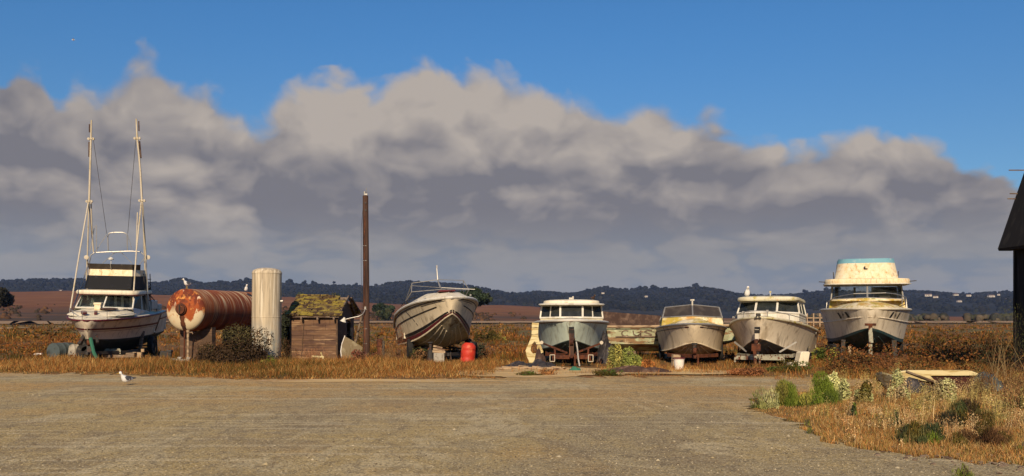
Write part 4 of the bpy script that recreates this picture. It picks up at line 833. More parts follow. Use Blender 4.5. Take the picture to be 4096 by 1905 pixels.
def strip(name, tab, Y0, Y1, z, m):
    r0 = []; r1 = []
    for fx in range(tab[0], tab[1]+1, 40):
        r0.append(((fx-CX)/F*Y0, Y0+random.gauss(0, 6), z)); r1.append(((fx-CX)/F*Y1, Y1+random.gauss(0, 6), z))
    MB().grid([r0, r1]).build(name, m, kind='structure')
strip('mudflat', (-1500, 700), 175, 320, .16, 'flat'); strip('mudflat', (1240, 5200), 205, 300, .16, 'flat')

ridge = [(-1500, 1130), (-300, 1122), (0, 1122), (100, 1120), (250, 1116), (340, 1112), (620, 1127), (700, 1121), (740, 1114), (800, 1128), (860, 1134), (950, 1126), (1010, 1126), (1150, 1132), (1200, 1136), (1300, 1134), (1400, 1134), (1480, 1137), (1560, 1129), (1640, 1126), (1760, 1134), (1850, 1138), (1910, 1146), (1980, 1158), (2020, 1168), (2080, 1168), (2150, 1163), (2300, 1168), (2350, 1157), (2400, 1145), (2440, 1141), (2500, 1154), (2560, 1158), (2700, 1156), (2760, 1148), (2860, 1154), (2950, 1170), (3050, 1177), (3180, 1176), (3250, 1168), (3330, 1158), (3450, 1168), (3640, 1166), (3700, 1170), (3850, 1174), (4000, 1166), (4200, 1158), (5600, 1150)]
M['woodhill'] = mat('wooded_hillside', (.012, .014, .013), .95, coord='World', layers=[dict(c=(.022, .022, .018), s=(.006, .01, .02), lo=.45, hi=.6, d=8), dict(c=(.008, .010, .010), s=(.02, .03, .05), lo=.5, hi=.62, d=7), dict(c=(.05, .04, .03), s=(.004, .006, .012), lo=.60, hi=.66, d=6)], bump=[(.05, 1, 6)])
RD = 2100
def hill_z(fx, f):
    zc = 1.5+(HY-interp(ridge, fx)-7)/F*(1150+f*950)
    return -3+(zc+3)*min(1, (f+.12)**.55)*(1-.05*math.sin(fx*.013+f*9)*(1-f)*f*4)
rows = []
for k in range(30):
    f = k/29; Y = 1150+f*950
    rows.append([((fx-CX)/F*Y, Y+60*math.sin(fx*.007+f*5), hill_z(fx, f)) for fx in range(-1600, 5640, 30)])
rows.append([(x*1.05, y+150, z-40) for x, y, z in rows[-1]]); rows.insert(0, [(x*.8, y*.8, -3) for x, y, z in rows[0]])
MB().grid(rows).build('hills', 'woodhill', smooth=True, kind='structure')
def lumps(cen, rad, seed=0):     # woodland crowns, each a ragged low dome
    n = len(cen); rings = np.array([(0, 1.0), (.62, .78), (.95, .25), (.8, -.4)]); K = 7
    V = np.empty((n, 1+3*K, 3)); V[:, 0] = cen+np.array([0, 0, 1])*rad[:, None]
    for i, (rr, zz) in enumerate(rings[1:]):
        for k in range(K):
            a = 2*np.pi*k/K; j = rng.uniform(.72, 1.25, n)*rad
            V[:, 1+i*K+k, 0] = cen[:, 0]+np.cos(a)*rr*j; V[:, 1+i*K+k, 1] = cen[:, 1]+np.sin(a)*rr*j; V[:, 1+i*K+k, 2] = cen[:, 2]+zz*rad*rng.uniform(.75, 1.2, n)
    Fs = []
    for k in range(K):
        k2 = (k+1) % K; Fs.append([0, 1+k, 1+k2])
        for i in range(2):
            a, b, c, d = 1+i*K+k, 1+i*K+k2, 1+(i+1)*K+k2, 1+(i+1)*K+k; Fs += [[a, d, c], [a, c, b]]
    Fs = np.array(Fs); return V, (np.arange(n)[:, None, None]*(1+3*K)+Fs[None]).reshape(-1, 3), 1+3*K
pal_w = [(.011, .013, .012), (.014, .016, .013), (.009, .011, .011), (.018, .018, .015)]
n = 13000; fx = rng.uniform(-500, 4600, n); f = rng.uniform(0, 1, n)**.9; cen = np.array([((a-CX)/F*(1150+b*950), 1150+b*950+60*math.sin(a*.007+b*5), hill_z(a, b)) for a, b in zip(fx, f)])
nz = np.sin(fx*.013+3*f*6)+np.sin(fx*.031+f*17)+rng.normal(0, .6, n); keep = nz > -.7; cen = cen[keep]; rad = rng.uniform(2.2, 5.4, len(cen)); 
V, Fc, k_ = lumps(cen, rad); np_mesh('hillside_woodland', V.reshape(-1, 3), Fc, np.repeat(pick_cols(pal_w, len(cen)), k_, 0), 'leaf', 3, label='dark far wood covering the long ridge behind the marsh', cat='woodland', kind='stuff')
# trees one can tell apart on the skyline
sky = [(745, 1112, 15), (862, 1128, 26), (884, 1122, 34), (958, 1118, 30), (985, 1112, 36), (1008, 1116, 28), (1160, 1116, 30), (1215, 1121, 20), (1255, 1120, 26), (1336, 1124, 12), (1425, 1131, 14), (2350, 1152, 14), (2545, 1150, 34), (2575, 1142, 36), (2628, 1140, 32), (2662, 1146, 20), (2783, 1130, 34), (3222, 1158, 26), (3262, 1160, 28), (3310, 1148, 30), (3342, 1146, 34), (3660, 1158, 24), (3775, 1166, 20), (3850, 1168, 16), (4030, 1160, 18)]
words = ['small tree on the far ridge just left of the rusty tank', 'dark tree on the far ridge above the left part of the tank', 'broad dark tree on the far ridge above the middle of the tank', 'leftmost of the three clustered ridge trees left of the white cylinder', 'tallest of the clustered ridge trees left of the white cylinder', 'ridge tree directly behind the edge of the white cylinder', 'broad ridge tree just right of the white cylinder', 'small round ridge tree above the mossy shed', 'square crowned ridge tree above the mossy shed roof', 'tiny lone tree on the ridge left of the wooden pole', 'small low tree on the ridge close to the wooden pole', 'small tree on the saddle above the pale teal boat', 'broad dark tree where the ridge rises left of the runabout', 'round tree beside the broad one where the ridge rises', 'separate round tree on the ridge above the derelict hull', 'low tree on the ridge left of the highest knoll', 'tall round tree on the highest knoll above the runabout', 'ridge tree above the right end of the grey white cabin boat', 'slender ridge tree left of the flybridge boat', 'ridge tree touching the left side of the flybridge boat', 'tall ridge tree half behind the flybridge boat', 'ridge tree just right of the flybridge boat', 'low ridge tree above the white far houses', 'small ridge tree between two groups of white houses', 'ridge tree near the dark barn']
for (a, b, h), w in zip(sky, words):
    Y = 2060; p = P(a, b, Y); hh = h/F*Y; c = []; 
    for q in range(9): c.append((p.x+random.gauss(0, hh*.22), Y+random.gauss(0, 4), p.z-hh*random.uniform(.25, .8)))
    c = np.array(c); V, Fc, k_ = lumps(c, rng.uniform(.2, .34, 9)*hh)
    r = empty('ridge_tree', (p.x, Y, p.z-hh*1.3), label=w, cat='tree', group='trees on the far skyline')
    o = np_mesh('crown', V.reshape(-1, 3)-np.array(r.location), Fc, np.repeat(pick_cols(pal_w[:3], 9), k_, 0), 'leaf', 3, r)
    MB().tube([(0, 0, -4), (0, 0, hh*.7)], hh*.04, 5).build('trunk', 'bark', r)
# far houses
hs = [(243, 1157, 22, 'low white house on the far hill above the left field'), (1238, 1180, 15, 'small pale house on the hill behind the mossy shed'), (1328, 1189, 24, 'long pale house on the hill left of the wooden pole'), (2412, 1166, 16, 'small white house high on the hill above the pale teal boat'), (2450, 1176, 12, 'tiny tan house beside the white one above the pale teal boat'), (2585, 1179, 16, 'white flat house on the dark hill left of the runabout mast'), (3278, 1218, 22, 'pale low house on the hill left of the flybridge boat'),
      (3712, 1176, 36, 'long white house, leftmost of the hill houses right of the flybridge boat'), (3742, 1182, 26, 'white house touching the right end of the long leftmost hill house'), (3822, 1173, 26, 'white house high on the hill in the middle of the gap before the barn'), (3874, 1176, 24, 'tan low house right of the high white hill house'), (3836, 1199, 24, 'white flat house lower on the hill below the high one'), (3857, 1220, 18, 'pale house lowest on the hill right of the flybridge boat'), (3963, 1179, 34, 'widest white house on the hill close to the barn'), (3994, 1172, 14, 'little white house above the right end of the widest hill house'), (4028, 1192, 24, 'white house on the hill nearest to the barn wall')]
for i, (a, b, w, lb) in enumerate(hs):
    Y = 1500; p = P(a, b+9, Y); ww = w/F*Y*.72; r = empty('far_house', p, (0, 0, random.uniform(-.3, .3)), label=lb, cat='house', group='white houses scattered on the far hill')
    h = ww*.14+1; MB().box((0, 0, h/2-.3), (ww, ww*.5, h+.6)).box((ww*.3, -ww*.2, h/2-.5), (ww*.35, ww*.4, h+.2)).build('wall', 'housewhite', r)
    MB().prism([(-ww*.54, -ww*.3, h), (-ww*.54, ww*.3, h), (-ww*.54, 0, h+ww*.1)], (ww*1.08, 0, 0)).build('roof', 'houseroof', r)
    for k in (-.3, 0): MB().box((ww*k, -ww*.25-.06, h*.5), (ww*.14, .1, h*.35)).build('window', 'black', r)

# bushes and trees in the far fields
green_d = [(.030, .045, .022), (.045, .055, .025), (.020, .030, .018), (.07, .07, .03)]
for a, b, Y, rr, lb in [(1513, 1227, 320, (30, 18), 'round dark bush high on the brown slope right of the wooden pole'), (1565, 1230, 330, (46, 22), 'wide dark bush on the brown slope left of the tilted cruiser'), (1520, 1248, 300, (16, 12), 'small bush below the round one on the brown slope'), (1545, 1257, 290, (32, 24), 'lowest dark bush on the brown slope beside the tilted cruiser')]:
    sc = Y/F; shrub('field_bush', lb, 'bush', P(a, b+rr[1]*.8, Y)+Vector((0, 0, -.2)), (rr[0]*sc, rr[0]*sc*.7, rr[1]*1.7*sc), 900, .55, green_d, 8, 4, group='dark bushes on the far slope', stemr=.1)
def tree(label, a, base, Y, wpx, hpx, n, leaf, pal, cat='tree', name='tree', group=None, lumps=13):
    sc = Y/F; p = P(a, base, Y); r = shrub(name, label, cat, (p.x, Y, max(p.z, -.2)), (wpx/2*sc, wpx/2.4*sc, hpx*.36*sc), n, leaf, pal, lumps, group=group, trunk=hpx*.58*sc, stemr=hpx*.016*sc)
tree('large dark evergreen tree rising behind the right side of the tilted cruiser', 1895, 1282, 190, 150, 138, 5000, .42, green_d, lumps=16)
tree('dark tree cut off by the left edge of the view', -8, 1290, 150, 130, 165, 5000, .34, [(.04, .035, .022), (.06, .045, .03), (.025, .025, .018)])
for a, b, lb in [(1335, 1187, 'low bush on the skyline of the brown slope behind the mossy shed'), (1205, 1186, 'dark bush on the slope just right of the white cylinder')]:
    shrub('field_bush', lb, 'bush', P(a, b+4, 600), (4.5, 3, 3), 300, .9, green_d, 6, 3, group='dark bushes on the far slope', stemr=.15)
# tree line below the hills at right, reads as one mass
n = 800; fx = rng.uniform(3200, 4500, n); Yb = rng.uniform(330, 380, n); cen = np.stack([(fx-CX)/F*Yb, Yb, rng.uniform(0, 1.4, n)], 1); keep = (np.sin(fx*.021)+np.sin(fx*.05+2)) > -.35; cen = cen[keep]
V, Fc, k_ = lumps(cen, rng.uniform(.7, 1.8, len(cen))); np_mesh('marsh_scrub', V.reshape(-1, 3), Fc, np.repeat(pick_cols([(.05, .05, .03), (.09, .07, .045), (.035, .035, .03)], len(cen)), k_, 0), 'leaf', 3, label='dark scrub line along the far edge of the marsh', cat='scrub', kind='stuff')
n = 1600; fx = rng.uniform(-700, 2700, n); Yb = rng.uniform(300, 400, n); cen = np.stack([(fx-CX)/F*Yb, Yb, np.array([-.6+(1.5+(HY-interp(crest, a))/F*720+.6)*(max(0, (y-290)/430)**.8) for a, y in zip(fx, Yb)])], 1)
keep = (np.sin(fx*.017+1)+np.sin(fx*.043)+rng.normal(0, .5, n)) > .0; cen = cen[keep]; V, Fc, k_ = lumps(cen, rng.uniform(.4, 1.1, len(cen))); np_mesh('field_scrub', V.reshape(-1, 3), Fc, np.repeat(pick_cols([(.06, .035, .018), (.04, .028, .016), (.09, .045, .02)], len(cen)), k_, 0), 'leaf', 3, label='low dull scrub at the foot of the brown slope', cat='scrub', kind='stuff')

# pale board fence and dock posts far right
fz = empty('board_fence', P(3265, 1300, 130), label='pale weathered board fence far behind, between the grey white cabin boat and the flybridge boat', cat='fence'); 
for k in range(6): MB().box((-2.2+k*.9, 0, .7), (.16, .16, 1.9)).build('post', 'wood2', fz)
for z in (.35, 1.0): MB().box((0, .1, z), (4.8, .06, .14)).build('rail', 'wood2', fz)

# ------------------------------------------------------------------ tank, cylinder, shed, pole, barn
tk = empty('storage_tank', P(744, 1240, 31.2), (0, 0, R(90-13)), label='big rusty horizontal tank with orange streaks and a white domed end', cat='tank')
rt = .725; Lt = 4.3
MB().lathe([(rt*1.0, 0)]+[(rt*(1+.004*math.sin(k)), k*Lt/20) for k in range(1, 20)]+[(rt, Lt)], n=56, axis='x').build('shell', 'tankside', tk, smooth=60)
cap = [(rt*math.sin(a*math.pi/2/10), -.30*math.cos(a*math.pi/2/10)) for a in range(11)]
MB().lathe(cap[::1], n=56, axis='x').build('domed_end', 'tankcap', tk, smooth=60)
MB().lathe([(rt*math.cos(a*math.pi/2/10), Lt+.28*math.sin(a*math.pi/2/10)) for a in range(11)], n=40, axis='x').build('domed_end', 'tankside', tk, smooth=60)
mw = MB().lathe([(.0, -.42), (.17, -.42), (.17, -.36), (.2, -.36), (.2, -.33), (.145, -.33), (.145, -.2)], (0, -.03, .03), 20, 'x').build('manhole', 'rust', tk, smooth=30)
MB().bar((-.44, -.03, -.1), (-.44, -.03, .16), .035).build('handle', 'darkmetal', mw)
q = MB()       # long rust run below the manhole is a loose scale of rust standing proud
for k in range(9):
    zz = -.15-k*.068; 
    def cx_(z): return -.30*math.sqrt(max(0, 1-(z/rt)**2))-.006
    wd = .085+.012*math.sin(k*1.7); z2 = zz-.068; q.add([(cx_(zz), -.03-wd, zz), (cx_(zz), -.03+wd, zz), (cx_(z2), -.03+wd*.98, z2), (cx_(z2), -.03-wd*.98, z2)], [(0, 1, 2, 3)])
q.build('rust_run', 'rust', tk)
for x in (.6, 3.4):
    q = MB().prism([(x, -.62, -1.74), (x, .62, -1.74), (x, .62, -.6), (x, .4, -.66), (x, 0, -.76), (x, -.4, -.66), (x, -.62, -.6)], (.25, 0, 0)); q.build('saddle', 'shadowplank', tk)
MB().tube([(-.05, .02, -.74), (.0, .06, -1.2), (.05, .1, -1.72)], [.03, .028, .04], 8).build('drain_pipe', 'rust', tk, smooth=True)
sp = empty('standpipe', GX(752, 30.4), label='pale capped standpipe with a side tap in front of the rusty tank', cat='pipe')
MB().tube([(0, 0, 0), (0, 0, 1.0)], .04, 10).lathe([(.055, .98), (.06, 1.0), (.06, 1.06), (0, 1.08)], n=12).build('pipe', 'wood2', sp, smooth=True); MB().tube([(0, 0, .98), (.14, 0, .98), (.16, 0, .93)], .022, 8).build('tap', 'wood2', sp)
gc = empty('gas_cylinder', GX(1065, 30.0), (0, R(.5), 0), label='tall upright pale streaked steel cylinder with a domed top', cat='tank')
rc = .475; MB().lathe([(rc, 0), (rc, 1.48), (rc+.006, 1.485), (rc+.006, 1.505), (rc, 1.51), (rc, 2.95)], n=56).build('shell', 'steelcyl', gc, smooth=40)
MB().lathe([(rc+.008, 2.92), (rc+.008, 2.965), (rc*.97, 2.99)]+[(rc*.97*math.cos(a*math.pi/20), 2.99+.13*math.sin(a*math.pi/20)) for a in range(1, 11)], n=56).build('domed_top', 'steelcyl', gc, smooth=50)
MB().lathe([(0, 0), (.035, 0), (.035, .06), (.05, .06), (.05, .09), (0, .09)], (rc*.96, -.05, 2.02), 10, 'x').build('valve', 'alu', gc); MB().lathe([(rc-.03, -.02), (rc+.03, -.02), (rc+.03, .06), (rc-.03, .06)], n=40).build('foot_ring', 'rust', gc)

x0, x1, yf, dp = GX(1161, 31).x, GX(1350, 31).x, 31.0, 3.2; ev = 1.55; xc = (x0+x1)/2; W = x1-x0
sh = empty('shed', (xc, yf, 0), label='small collapsing wooden shed with mossy shingle roof', cat='shed')
q = MB()
for k in range(9):
    z = k*.175; hb = .17; xx = -W/2
    while xx < W/2-.01:
        ln = min(random.choice([.55, .8, 1.2, 1.6]), W/2-xx); q.box((xx+ln/2, random.uniform(-.006, .006), z+hb/2), (ln-.006, .025, hb-.004), (random.gauss(0, .02), 0, random.gauss(0, .003))); xx += ln
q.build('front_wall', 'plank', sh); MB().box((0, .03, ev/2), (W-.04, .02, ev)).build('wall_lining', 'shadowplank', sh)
MB().box((-W/2+.02, -.02, ev/2), (.06, .03, ev)).box((W/2-.02, -.02, ev/2), (.06, .03, ev)).bar((-.32, -.03, 1.52), (-.42, -.03, .1), .02).build('corner_board', 'shadowplank', sh)
q = MB(); pk = ev+.66
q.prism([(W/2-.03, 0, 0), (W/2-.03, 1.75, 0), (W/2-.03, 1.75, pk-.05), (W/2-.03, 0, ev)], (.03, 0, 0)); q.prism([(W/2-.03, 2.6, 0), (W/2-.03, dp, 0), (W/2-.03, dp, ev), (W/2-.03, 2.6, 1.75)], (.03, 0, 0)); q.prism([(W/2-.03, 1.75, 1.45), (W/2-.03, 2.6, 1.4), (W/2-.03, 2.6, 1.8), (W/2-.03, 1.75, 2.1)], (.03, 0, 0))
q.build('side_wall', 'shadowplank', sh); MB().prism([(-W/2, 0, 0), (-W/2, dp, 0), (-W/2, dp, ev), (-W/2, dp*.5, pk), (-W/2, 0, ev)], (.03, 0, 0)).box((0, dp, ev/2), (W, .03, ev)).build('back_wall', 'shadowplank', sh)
q = MB()       # shelves and junk glimpsed through the side opening
for z in (.5, .9, 1.3): q.box((W/2-.3, 2.2, z), (.5, .8, .03))
for k in range(6): q.box((W/2-.15, 1.9+.1*k, .55+.4*(k % 3)+.08), (.1, .08, .14))
q.build('shelf', 'wood', sh); MB().tube([(W/2+.02, 2.3, .2), (W/2+.06, 2.5, .7), (W/2+.03, 2.4, 1.0)], .03).box((W/2+.03, 2.5, .95), (.06, .2, .3)).build('hanging_scrap', 'wood2', sh)
def roofside(name, ys, hole=None):
    q = MB(); y_a, z_a, y_b, z_b = ys; nr = 9; sl = math.atan2(z_b-z_a, abs(y_b-y_a))
    for i in range(nr):
        f = i/nr; yy = y_a+(y_b-y_a)*(f+.5/nr); zz = z_a+(z_b-z_a)*(f+.5/nr); xx = -W/2-.12+random.uniform(-.03, .03); lim = W/2+.12-(.10 if i < 7 else .0)
        while xx < lim:
            w = random.uniform(.08, .24)
            if not (hole and hole(xx, f)): 
                sag = -.05*math.sin((xx+W/2)/W*math.pi)*math.sin(f*math.pi)
                q.box((xx+w/2, yy+random.gauss(0, .012), zz+.03+sag+random.uniform(0, .03)), (w*.97, abs(y_b-y_a)/nr/math.cos(sl)*1.5, random.uniform(.035, .06)), (math.copysign(sl, y_b-y_a)-.1+random.gauss(0, .06), random.gauss(0, .05), random.gauss(0, .06)))
            xx += w
    return q.build(name, 'moss', sh)
rf = roofside('roof', (-.16, ev-.02, dp*.5, pk), hole=lambda x, f: (x > .44-.3*(f-.72) and f > .72) or (abs(x-(-.18)) < .06 and .70 < f < .80) or (x > W/2-.05 and f > .5))
roofside('roof', (dp+.16, ev-.02, dp*.5, pk), hole=lambda x, f: x > .2 and f > .55)
q = MB()
for x in (-.38, .17, .72): q.box((x, -.12, ev-.10), (.06, .24, .1)).bar((x, .0, ev-.03), (x, dp*.5, pk-.06), .05, .08).bar((x, dp, ev-.03), (x, dp*.5, pk-.06), .05, .08)
q.box((0, -.14, ev-.045), (W+.16, .03, .05)).box((0, dp*.5, pk-.05), (W+.1, .05, .08)).build('rafter', 'wood', sh)
q = MB().bar((W/2+.08, -.14, ev), (W/2+.10, dp*.5, pk+.02), .04, .1).bar((W/2+.08, dp+.1, ev-.05), (W/2+.10, dp*.5, pk+.02), .04, .1).bar((W/2+.12, dp*.55, pk-.02), (W/2+.2, dp+.1, ev+.1), .14, .04); q.build('bargeboard', 'wood', sh)
pl = [(0, 0, 0), (-.06, 0, .35), (-.03, 0, .6), (.05, 0, .86), (.3, 0, .72), (.55, 0, .56), (.66, 0, .49), (.62, 0, .2), (.5, 0, .0)]
pn = empty('broken_panel', GX(1370, 30.7), (R(-12), 0, 0), label='stained curved sheet leaning on the right corner of the mossy shed', cat='panel')
MB().prism(pl, (0, .025, 0)).build('sheet', 'panel', pn); MB().tube([(-.01, -.01, 0), (-.07, -.01, .35), (-.04, -.01, .6), (.05, -.01, .88)], .016, 6).build('edge_trim', 'bucket', pn, smooth=True)
q = MB().box((0, 0, .2), (.4, .1, .05), (0, .06, .1)).box((.02, 0, .08), (.07, .07, .24)).box((.16, .0, .16), (.04, .05, .4), (0, -.35, 0)); q.build('post_stub', 'slab', None, loc=GX(1272, 29.8), label='short white T shaped post in the grass before the shed', cat='post')

po = empty('utility_pole', GX(1466, 30.8), (0, R(-.35), 0), label='tall weathered brown wooden pole cut off at the top beside the shed', cat='pole')
MB().tube([(0, 0, 0), (.0, 0, 1.5), (.005, 0, 3), (0, 0, 4.4), (0, 0, 5.6)], [.118, .112, .106, .10, .094], 20).build('pole', 'polewood', po, smooth=50)
q = MB().tube([(.02, 0, 5.58), (.035, 0, 5.86)], .014, 6).lathe([(0, 0), (.03, 0), (.03, .12), (0, .13)], (-.03, 0, 5.62), 10).box((.03, -.03, 5.64), (.08, .06, .05)); q.build('insulator_pin', 'alu', po)
q = MB()
for z in (.6, 1.1, 1.75, 3.4, 3.9): q.tube([(-.118, 0, z), (-.06, -.105, z), (.04, -.11, z)], .008, 5)
q.build('pipe_strap', 'alu', po); MB().tube([(-.05, -.115, .0), (-.045, -.11, 2.4), (-.02, -.108, 4.9)], .012, 6).build('conduit', 'rust', po)
MB().tube([(-.13, .02, 1.2), (-.16, .0, 3.0), (-.15, 0, 4.5), (-.06, 0, 5.5)], .006, 5).build('loose_wire', 'darkmetal', po)
for z in (5.1, 5.35): MB().box((.02, -.1, z), (.06, .03, .06)).build('bolt', 'darkmetal', po)
lm = MB().tube([(-.02, -.12, 1.76), (-.03, -.2, 1.68), (-.09, -.26, 1.58), (-.2, -.3, 1.52), (-.66, -.34, 1.42)], .015, 8).build('lamp_arm', 'alu', po, smooth=True)
MB().lathe([(.03, .09), (.035, .05), (.06, .02), (.11, -.06), (.10, -.06), (.055, .01), (.0, .02)], (-.70, -.34, 1.40), 20, rot=Euler((0, R(20), 0)).to_matrix()).build('lamp_shade', 'white_trim', lm, smooth=True); MB().box((-.01, -.12, 1.8), (.06, .05, .09)).build('mounting_box', 'alu', lm)
MB().tube([(-.55, .25, 0), (-.35, .15, .7), (-.12, .05, 1.6)], [.05, .045, .03], 8).build('prop_board', 'wood', None, smooth=True, loc=GX(1462, 31.2), label='grey pole leaning against the brown utility pole from the left', cat='post')
rp = empty('rusted_pump', GX(1518, 30.6), label='stubby rusted post with a red cap right of the utility pole', cat='pump')
MB().box((0, 0, .28), (.15, .15, .56), (0, .04, .2)).lathe([(.09, .5), (.1, .52), (.1, .72), (.05, .77), (0, .77)], n=14).build('body', 'rust', rp, bevel=.01); MB().box((.12, .05, .35), (.09, .12, .7)).build('guard', 'darkmetal', rp); MB().tube([(-.05, 0, .3), (-.25, 0, .22), (-.45, 0, .05)], .03, 7).build('spout', 'rust', rp)

# barn at the right edge, running towards the viewer
bw = 13.62; bn = empty('barn', (bw, 24.6, 0), label='black weathered barn with steep eaves cut off by the right edge of the view', cat='barn')
q = MB()
for k in range(60): q.box((0, -.1-.2*k, 1.7), (.03, .192, 3.42+random.uniform(-.01, .01)), mi=0)
for k in range(40): q.box((.1+.2*k, 0, 2.2), (.192, .03, 4.4))
q.build('wall', 'darkplank', bn)
MB().prism([(-.36, .25, 3.36), (-.33, .25, 3.30), (.0, .25, 3.30), (.0, .25, 3.45), (1.2, .25, 7.3), (4.2, .25, 9.0), (4.2, .25, 9.2), (1.05, .25, 7.45)], (0, -12.4, 0)).build('roof', 'darkplank', bn)
for z, l in ((4.72, .14), (4.86, .12), (5.5, .34)): MB().bar((-.36+(z-3.4)*.30-l, .22, z), (-.36+(z-3.4)*.30+.15, .22, z), .028).build('batten', 'wood', bn)
MB().box((-.03, .0, 1.65), (.05, .08, 3.3)).build('corner_board', 'darkplank', bn)

# ------------------------------------------------------------------ gulls
def gull(label, pos, face, s=1.0, stand=True, mat_w='darkfeather', brown=False):
    g = empty('gull', pos, (0, 0, R(face)), label=label, cat='gull'); g.scale = (s, s, s*1.12); hl = .07 if stand else 0.0
    bmat = 'browncanvas' if brown else 'feather'
    prof = [(-.24, .13, .008, .006), (-.19, .125, .028, .02), (-.12, .12, .06, .05), (-.03, .115, .082, .075), (.05, .125, .082, .085), (.10, .155, .066, .075), (.125, .20, .042, .045), (.14, .235, .036, .036), (.155, .262, .043, .038), (.175, .268, .036, .034), (.198, .262, .016, .018), (.205, .26, .004, .004)]
    q = MB(); rows = []
    for x, z, ry, rz in prof: rows.append([(x, ry*math.cos(a), z+hl+rz*math.sin(a)) for a in [2*math.pi*k/12 for k in range(13)]])
    q.grid(rows); q.build('body', bmat, g, smooth=80)
    for sd in (1, -1):
        q = MB().grid([[Vector((x, sd*(yy+.004), z+hl)) for x, yy, z in r] for r in ([(.09, .058, .175), (.02, .05, .20), (-.08, .035, .185), (-.2, .015, .15), (-.29, .006, .14)], [(.08, .084, .14), (.02, .088, .14), (-.08, .07, .135), (-.18, .03, .13), (-.28, .012, .128)], [(.05, .078, .105), (.0, .082, .095), (-.08, .062, .09), (-.15, .03, .11), (-.26, .01, .122)])])
        q.build('wing', mat_w, g, smooth=80)
        MB().lathe([(0, -.004), (.005, 0), (0, .004)], (.178, sd*.033, .275+hl), 8, 'y').build('eye', 'black', g)
        if stand: MB().tube([(.01, sd*.03, .1), (.015, sd*.03, .0), (.05, sd*.03, .003)], .006, 6).build('leg', 'beak', g)
    MB().tube([(.2, 0, .262+hl), (.235, 0, .256+hl), (.25, 0, .245+hl)], [.011, .008, .003], 7).build('beak', 'beak', g, smooth=True)
    return g
gull('white and slate gull sitting on the open gravel', G(505, 1543)+Vector((0, 0, .03)), 238, .86, False)
p = P(748, 1156, 31.25); gull('white gull on the left end of the rusty tank', (p.x, p.y, tk.location.z+rt), 235, .85)
p = P(984, 1168, 34.2); gull('white gull on the tank next to the pale cylinder', (p.x, p.y, tk.location.z+rt-.03), 300, .85, False)
rr_ = MG @ Vector((3.45, -.72, on(MG, 3060, 1206, 3.9).z+.16)); gull('large white gull perched on the roof of the grey white cabin boat', rr_-Vector((0, 0, .02)), 265, 1.15, False)
rr_ = MD @ Vector((3.2, .72, on(MD, 2290, 1222, 3.9).z+.15)); gull('small brown gull on the roof of the pale teal boat', rr_, 300, .55, True, 'browncanvas', True)
p = P(293, 160, 130); fg = empty('flying_gull', p, (0, 0, R(20)), label='tiny white gull flying high in the blue sky at upper left', cat='gull')
MB().tube([(-.24, 0, 0), (-.1, 0, 0), (.08, 0, .01), (.2, 0, .02), (.26, 0, .02)], [.01, .06, .07, .035, .008], 8).build('body', 'feather', fg, smooth=True)
for s in (1, -1): MB().grid([[(.08, 0, .04), (.1, s*.3, .12), (.02, s*.62, .05)], [(-.08, 0, .04), (-.05, s*.3, .11), (-.06, s*.64, .05)]]).build('wing', 'feather', fg)

# ------------------------------------------------------------------ junk on the ground
ms = empty('mast_bracket', GX(2134, 28.0), (R(-4), R(2), 0), label='upright cream fibreglass moulding with a hole left of the pale teal boat', cat='moulding')
k = 27.9/F; out = [(-16, 0), (16, 0), (18, 45), (38, 55), (20, 100), (15, 118), (14, 145), (16, 172), (-12, 172), (-12, 145), (-12, 118), (-22, 90), (-34, 60), (-28, 35), (-20, 20)]
hole = [(10, 50), (12, 80), (2, 98), (-10, 85), (-14, 60), (-4, 48)]
def ringmesh(out, hole, dep):
    q = MB(); n = len(out); 
    import bmesh
    vs = [(x*k, -dep/2, z*k) for x, z in out]; hv = [(x*k, -dep/2, z*k) for x, z in hole]
    tr3 = mathutils.geometry.tessellate_polygon([[Vector(v) for v in vs], [Vector(v) for v in hv[::-1]]]); al = vs+hv[::-1]
    q.add(al, [tuple(t) for t in tr3]); q.add([(x, y+dep, z) for x, y, z in al], [tuple(t)[::-1] for t in tr3])
    for L_ in (vs, hv):
        m_ = len(L_); q.add(L_+[(x, y+dep, z) for x, y, z in L_], [(i, (i+1) % m_, m_+(i+1) % m_, m_+i) for i in range(m_)])
    return q
ringmesh(out, hole, .10).build('moulding', 'slab', ms)
def crumple(name, label, cat, fx, Y, w, d, h, m, n=14, seed=1):
    rs = random.Random(seed); rows = []
    for i in range(n):
        rows.append([(w*(j/(n-1)-.5)+rs.gauss(0, w*.02), d*(i/(n-1)-.5)+rs.gauss(0, d*.02), max(0.0, h*max(0, math.sin(math.pi*i/(n-1))*math.sin(math.pi*j/(n-1)))**.7*(.75+.25*rs.random())*(1+.3*math.sin(j*.9+i*.5)))) for j in range(n)])
    return MB().grid(rows).build(name, m, None, loc=GX(fx, Y)+Vector((0, 0, .015)), label=label, cat=cat)
crumple('tarp', 'crumpled dark tarp on the sandy patch left of the pale teal boat', 'tarp', 2085, 27.0, 1.0, .8, .16, 'tarp', seed=2); crumple('tarp', 'grey plastic sheet heaped beside the pale teal boat trailer', 'tarp', 2165, 26.6, .9, .7, .22, 'tarp', seed=3); crumple('tarp', 'torn brown cloth against the foot of the cream moulding', 'tarp', 2158, 27.5, .4, .3, .5, 'browncanvas', seed=4)
crumple('tarp', 'low dark brown sheet in the weeds in front of the long hull', 'tarp', 2545, 24.6, 1.9, .7, .16, 'browncanvas', seed=5); crumple('tarp', 'dark heap added as hull shade behind the right side of the pale teal boat', 'tarp', 2424, 29.5, .7, .9, .85, 'tarp', seed=6); crumple('rope_pile', 'heap of green rope at the foot of the pale teal boat trailer', 'rope', 2300, 25.3, .35, .3, .1, 'greenrope', seed=7)  # heap behind the teal boat is added to stand for hull shade and a tyre
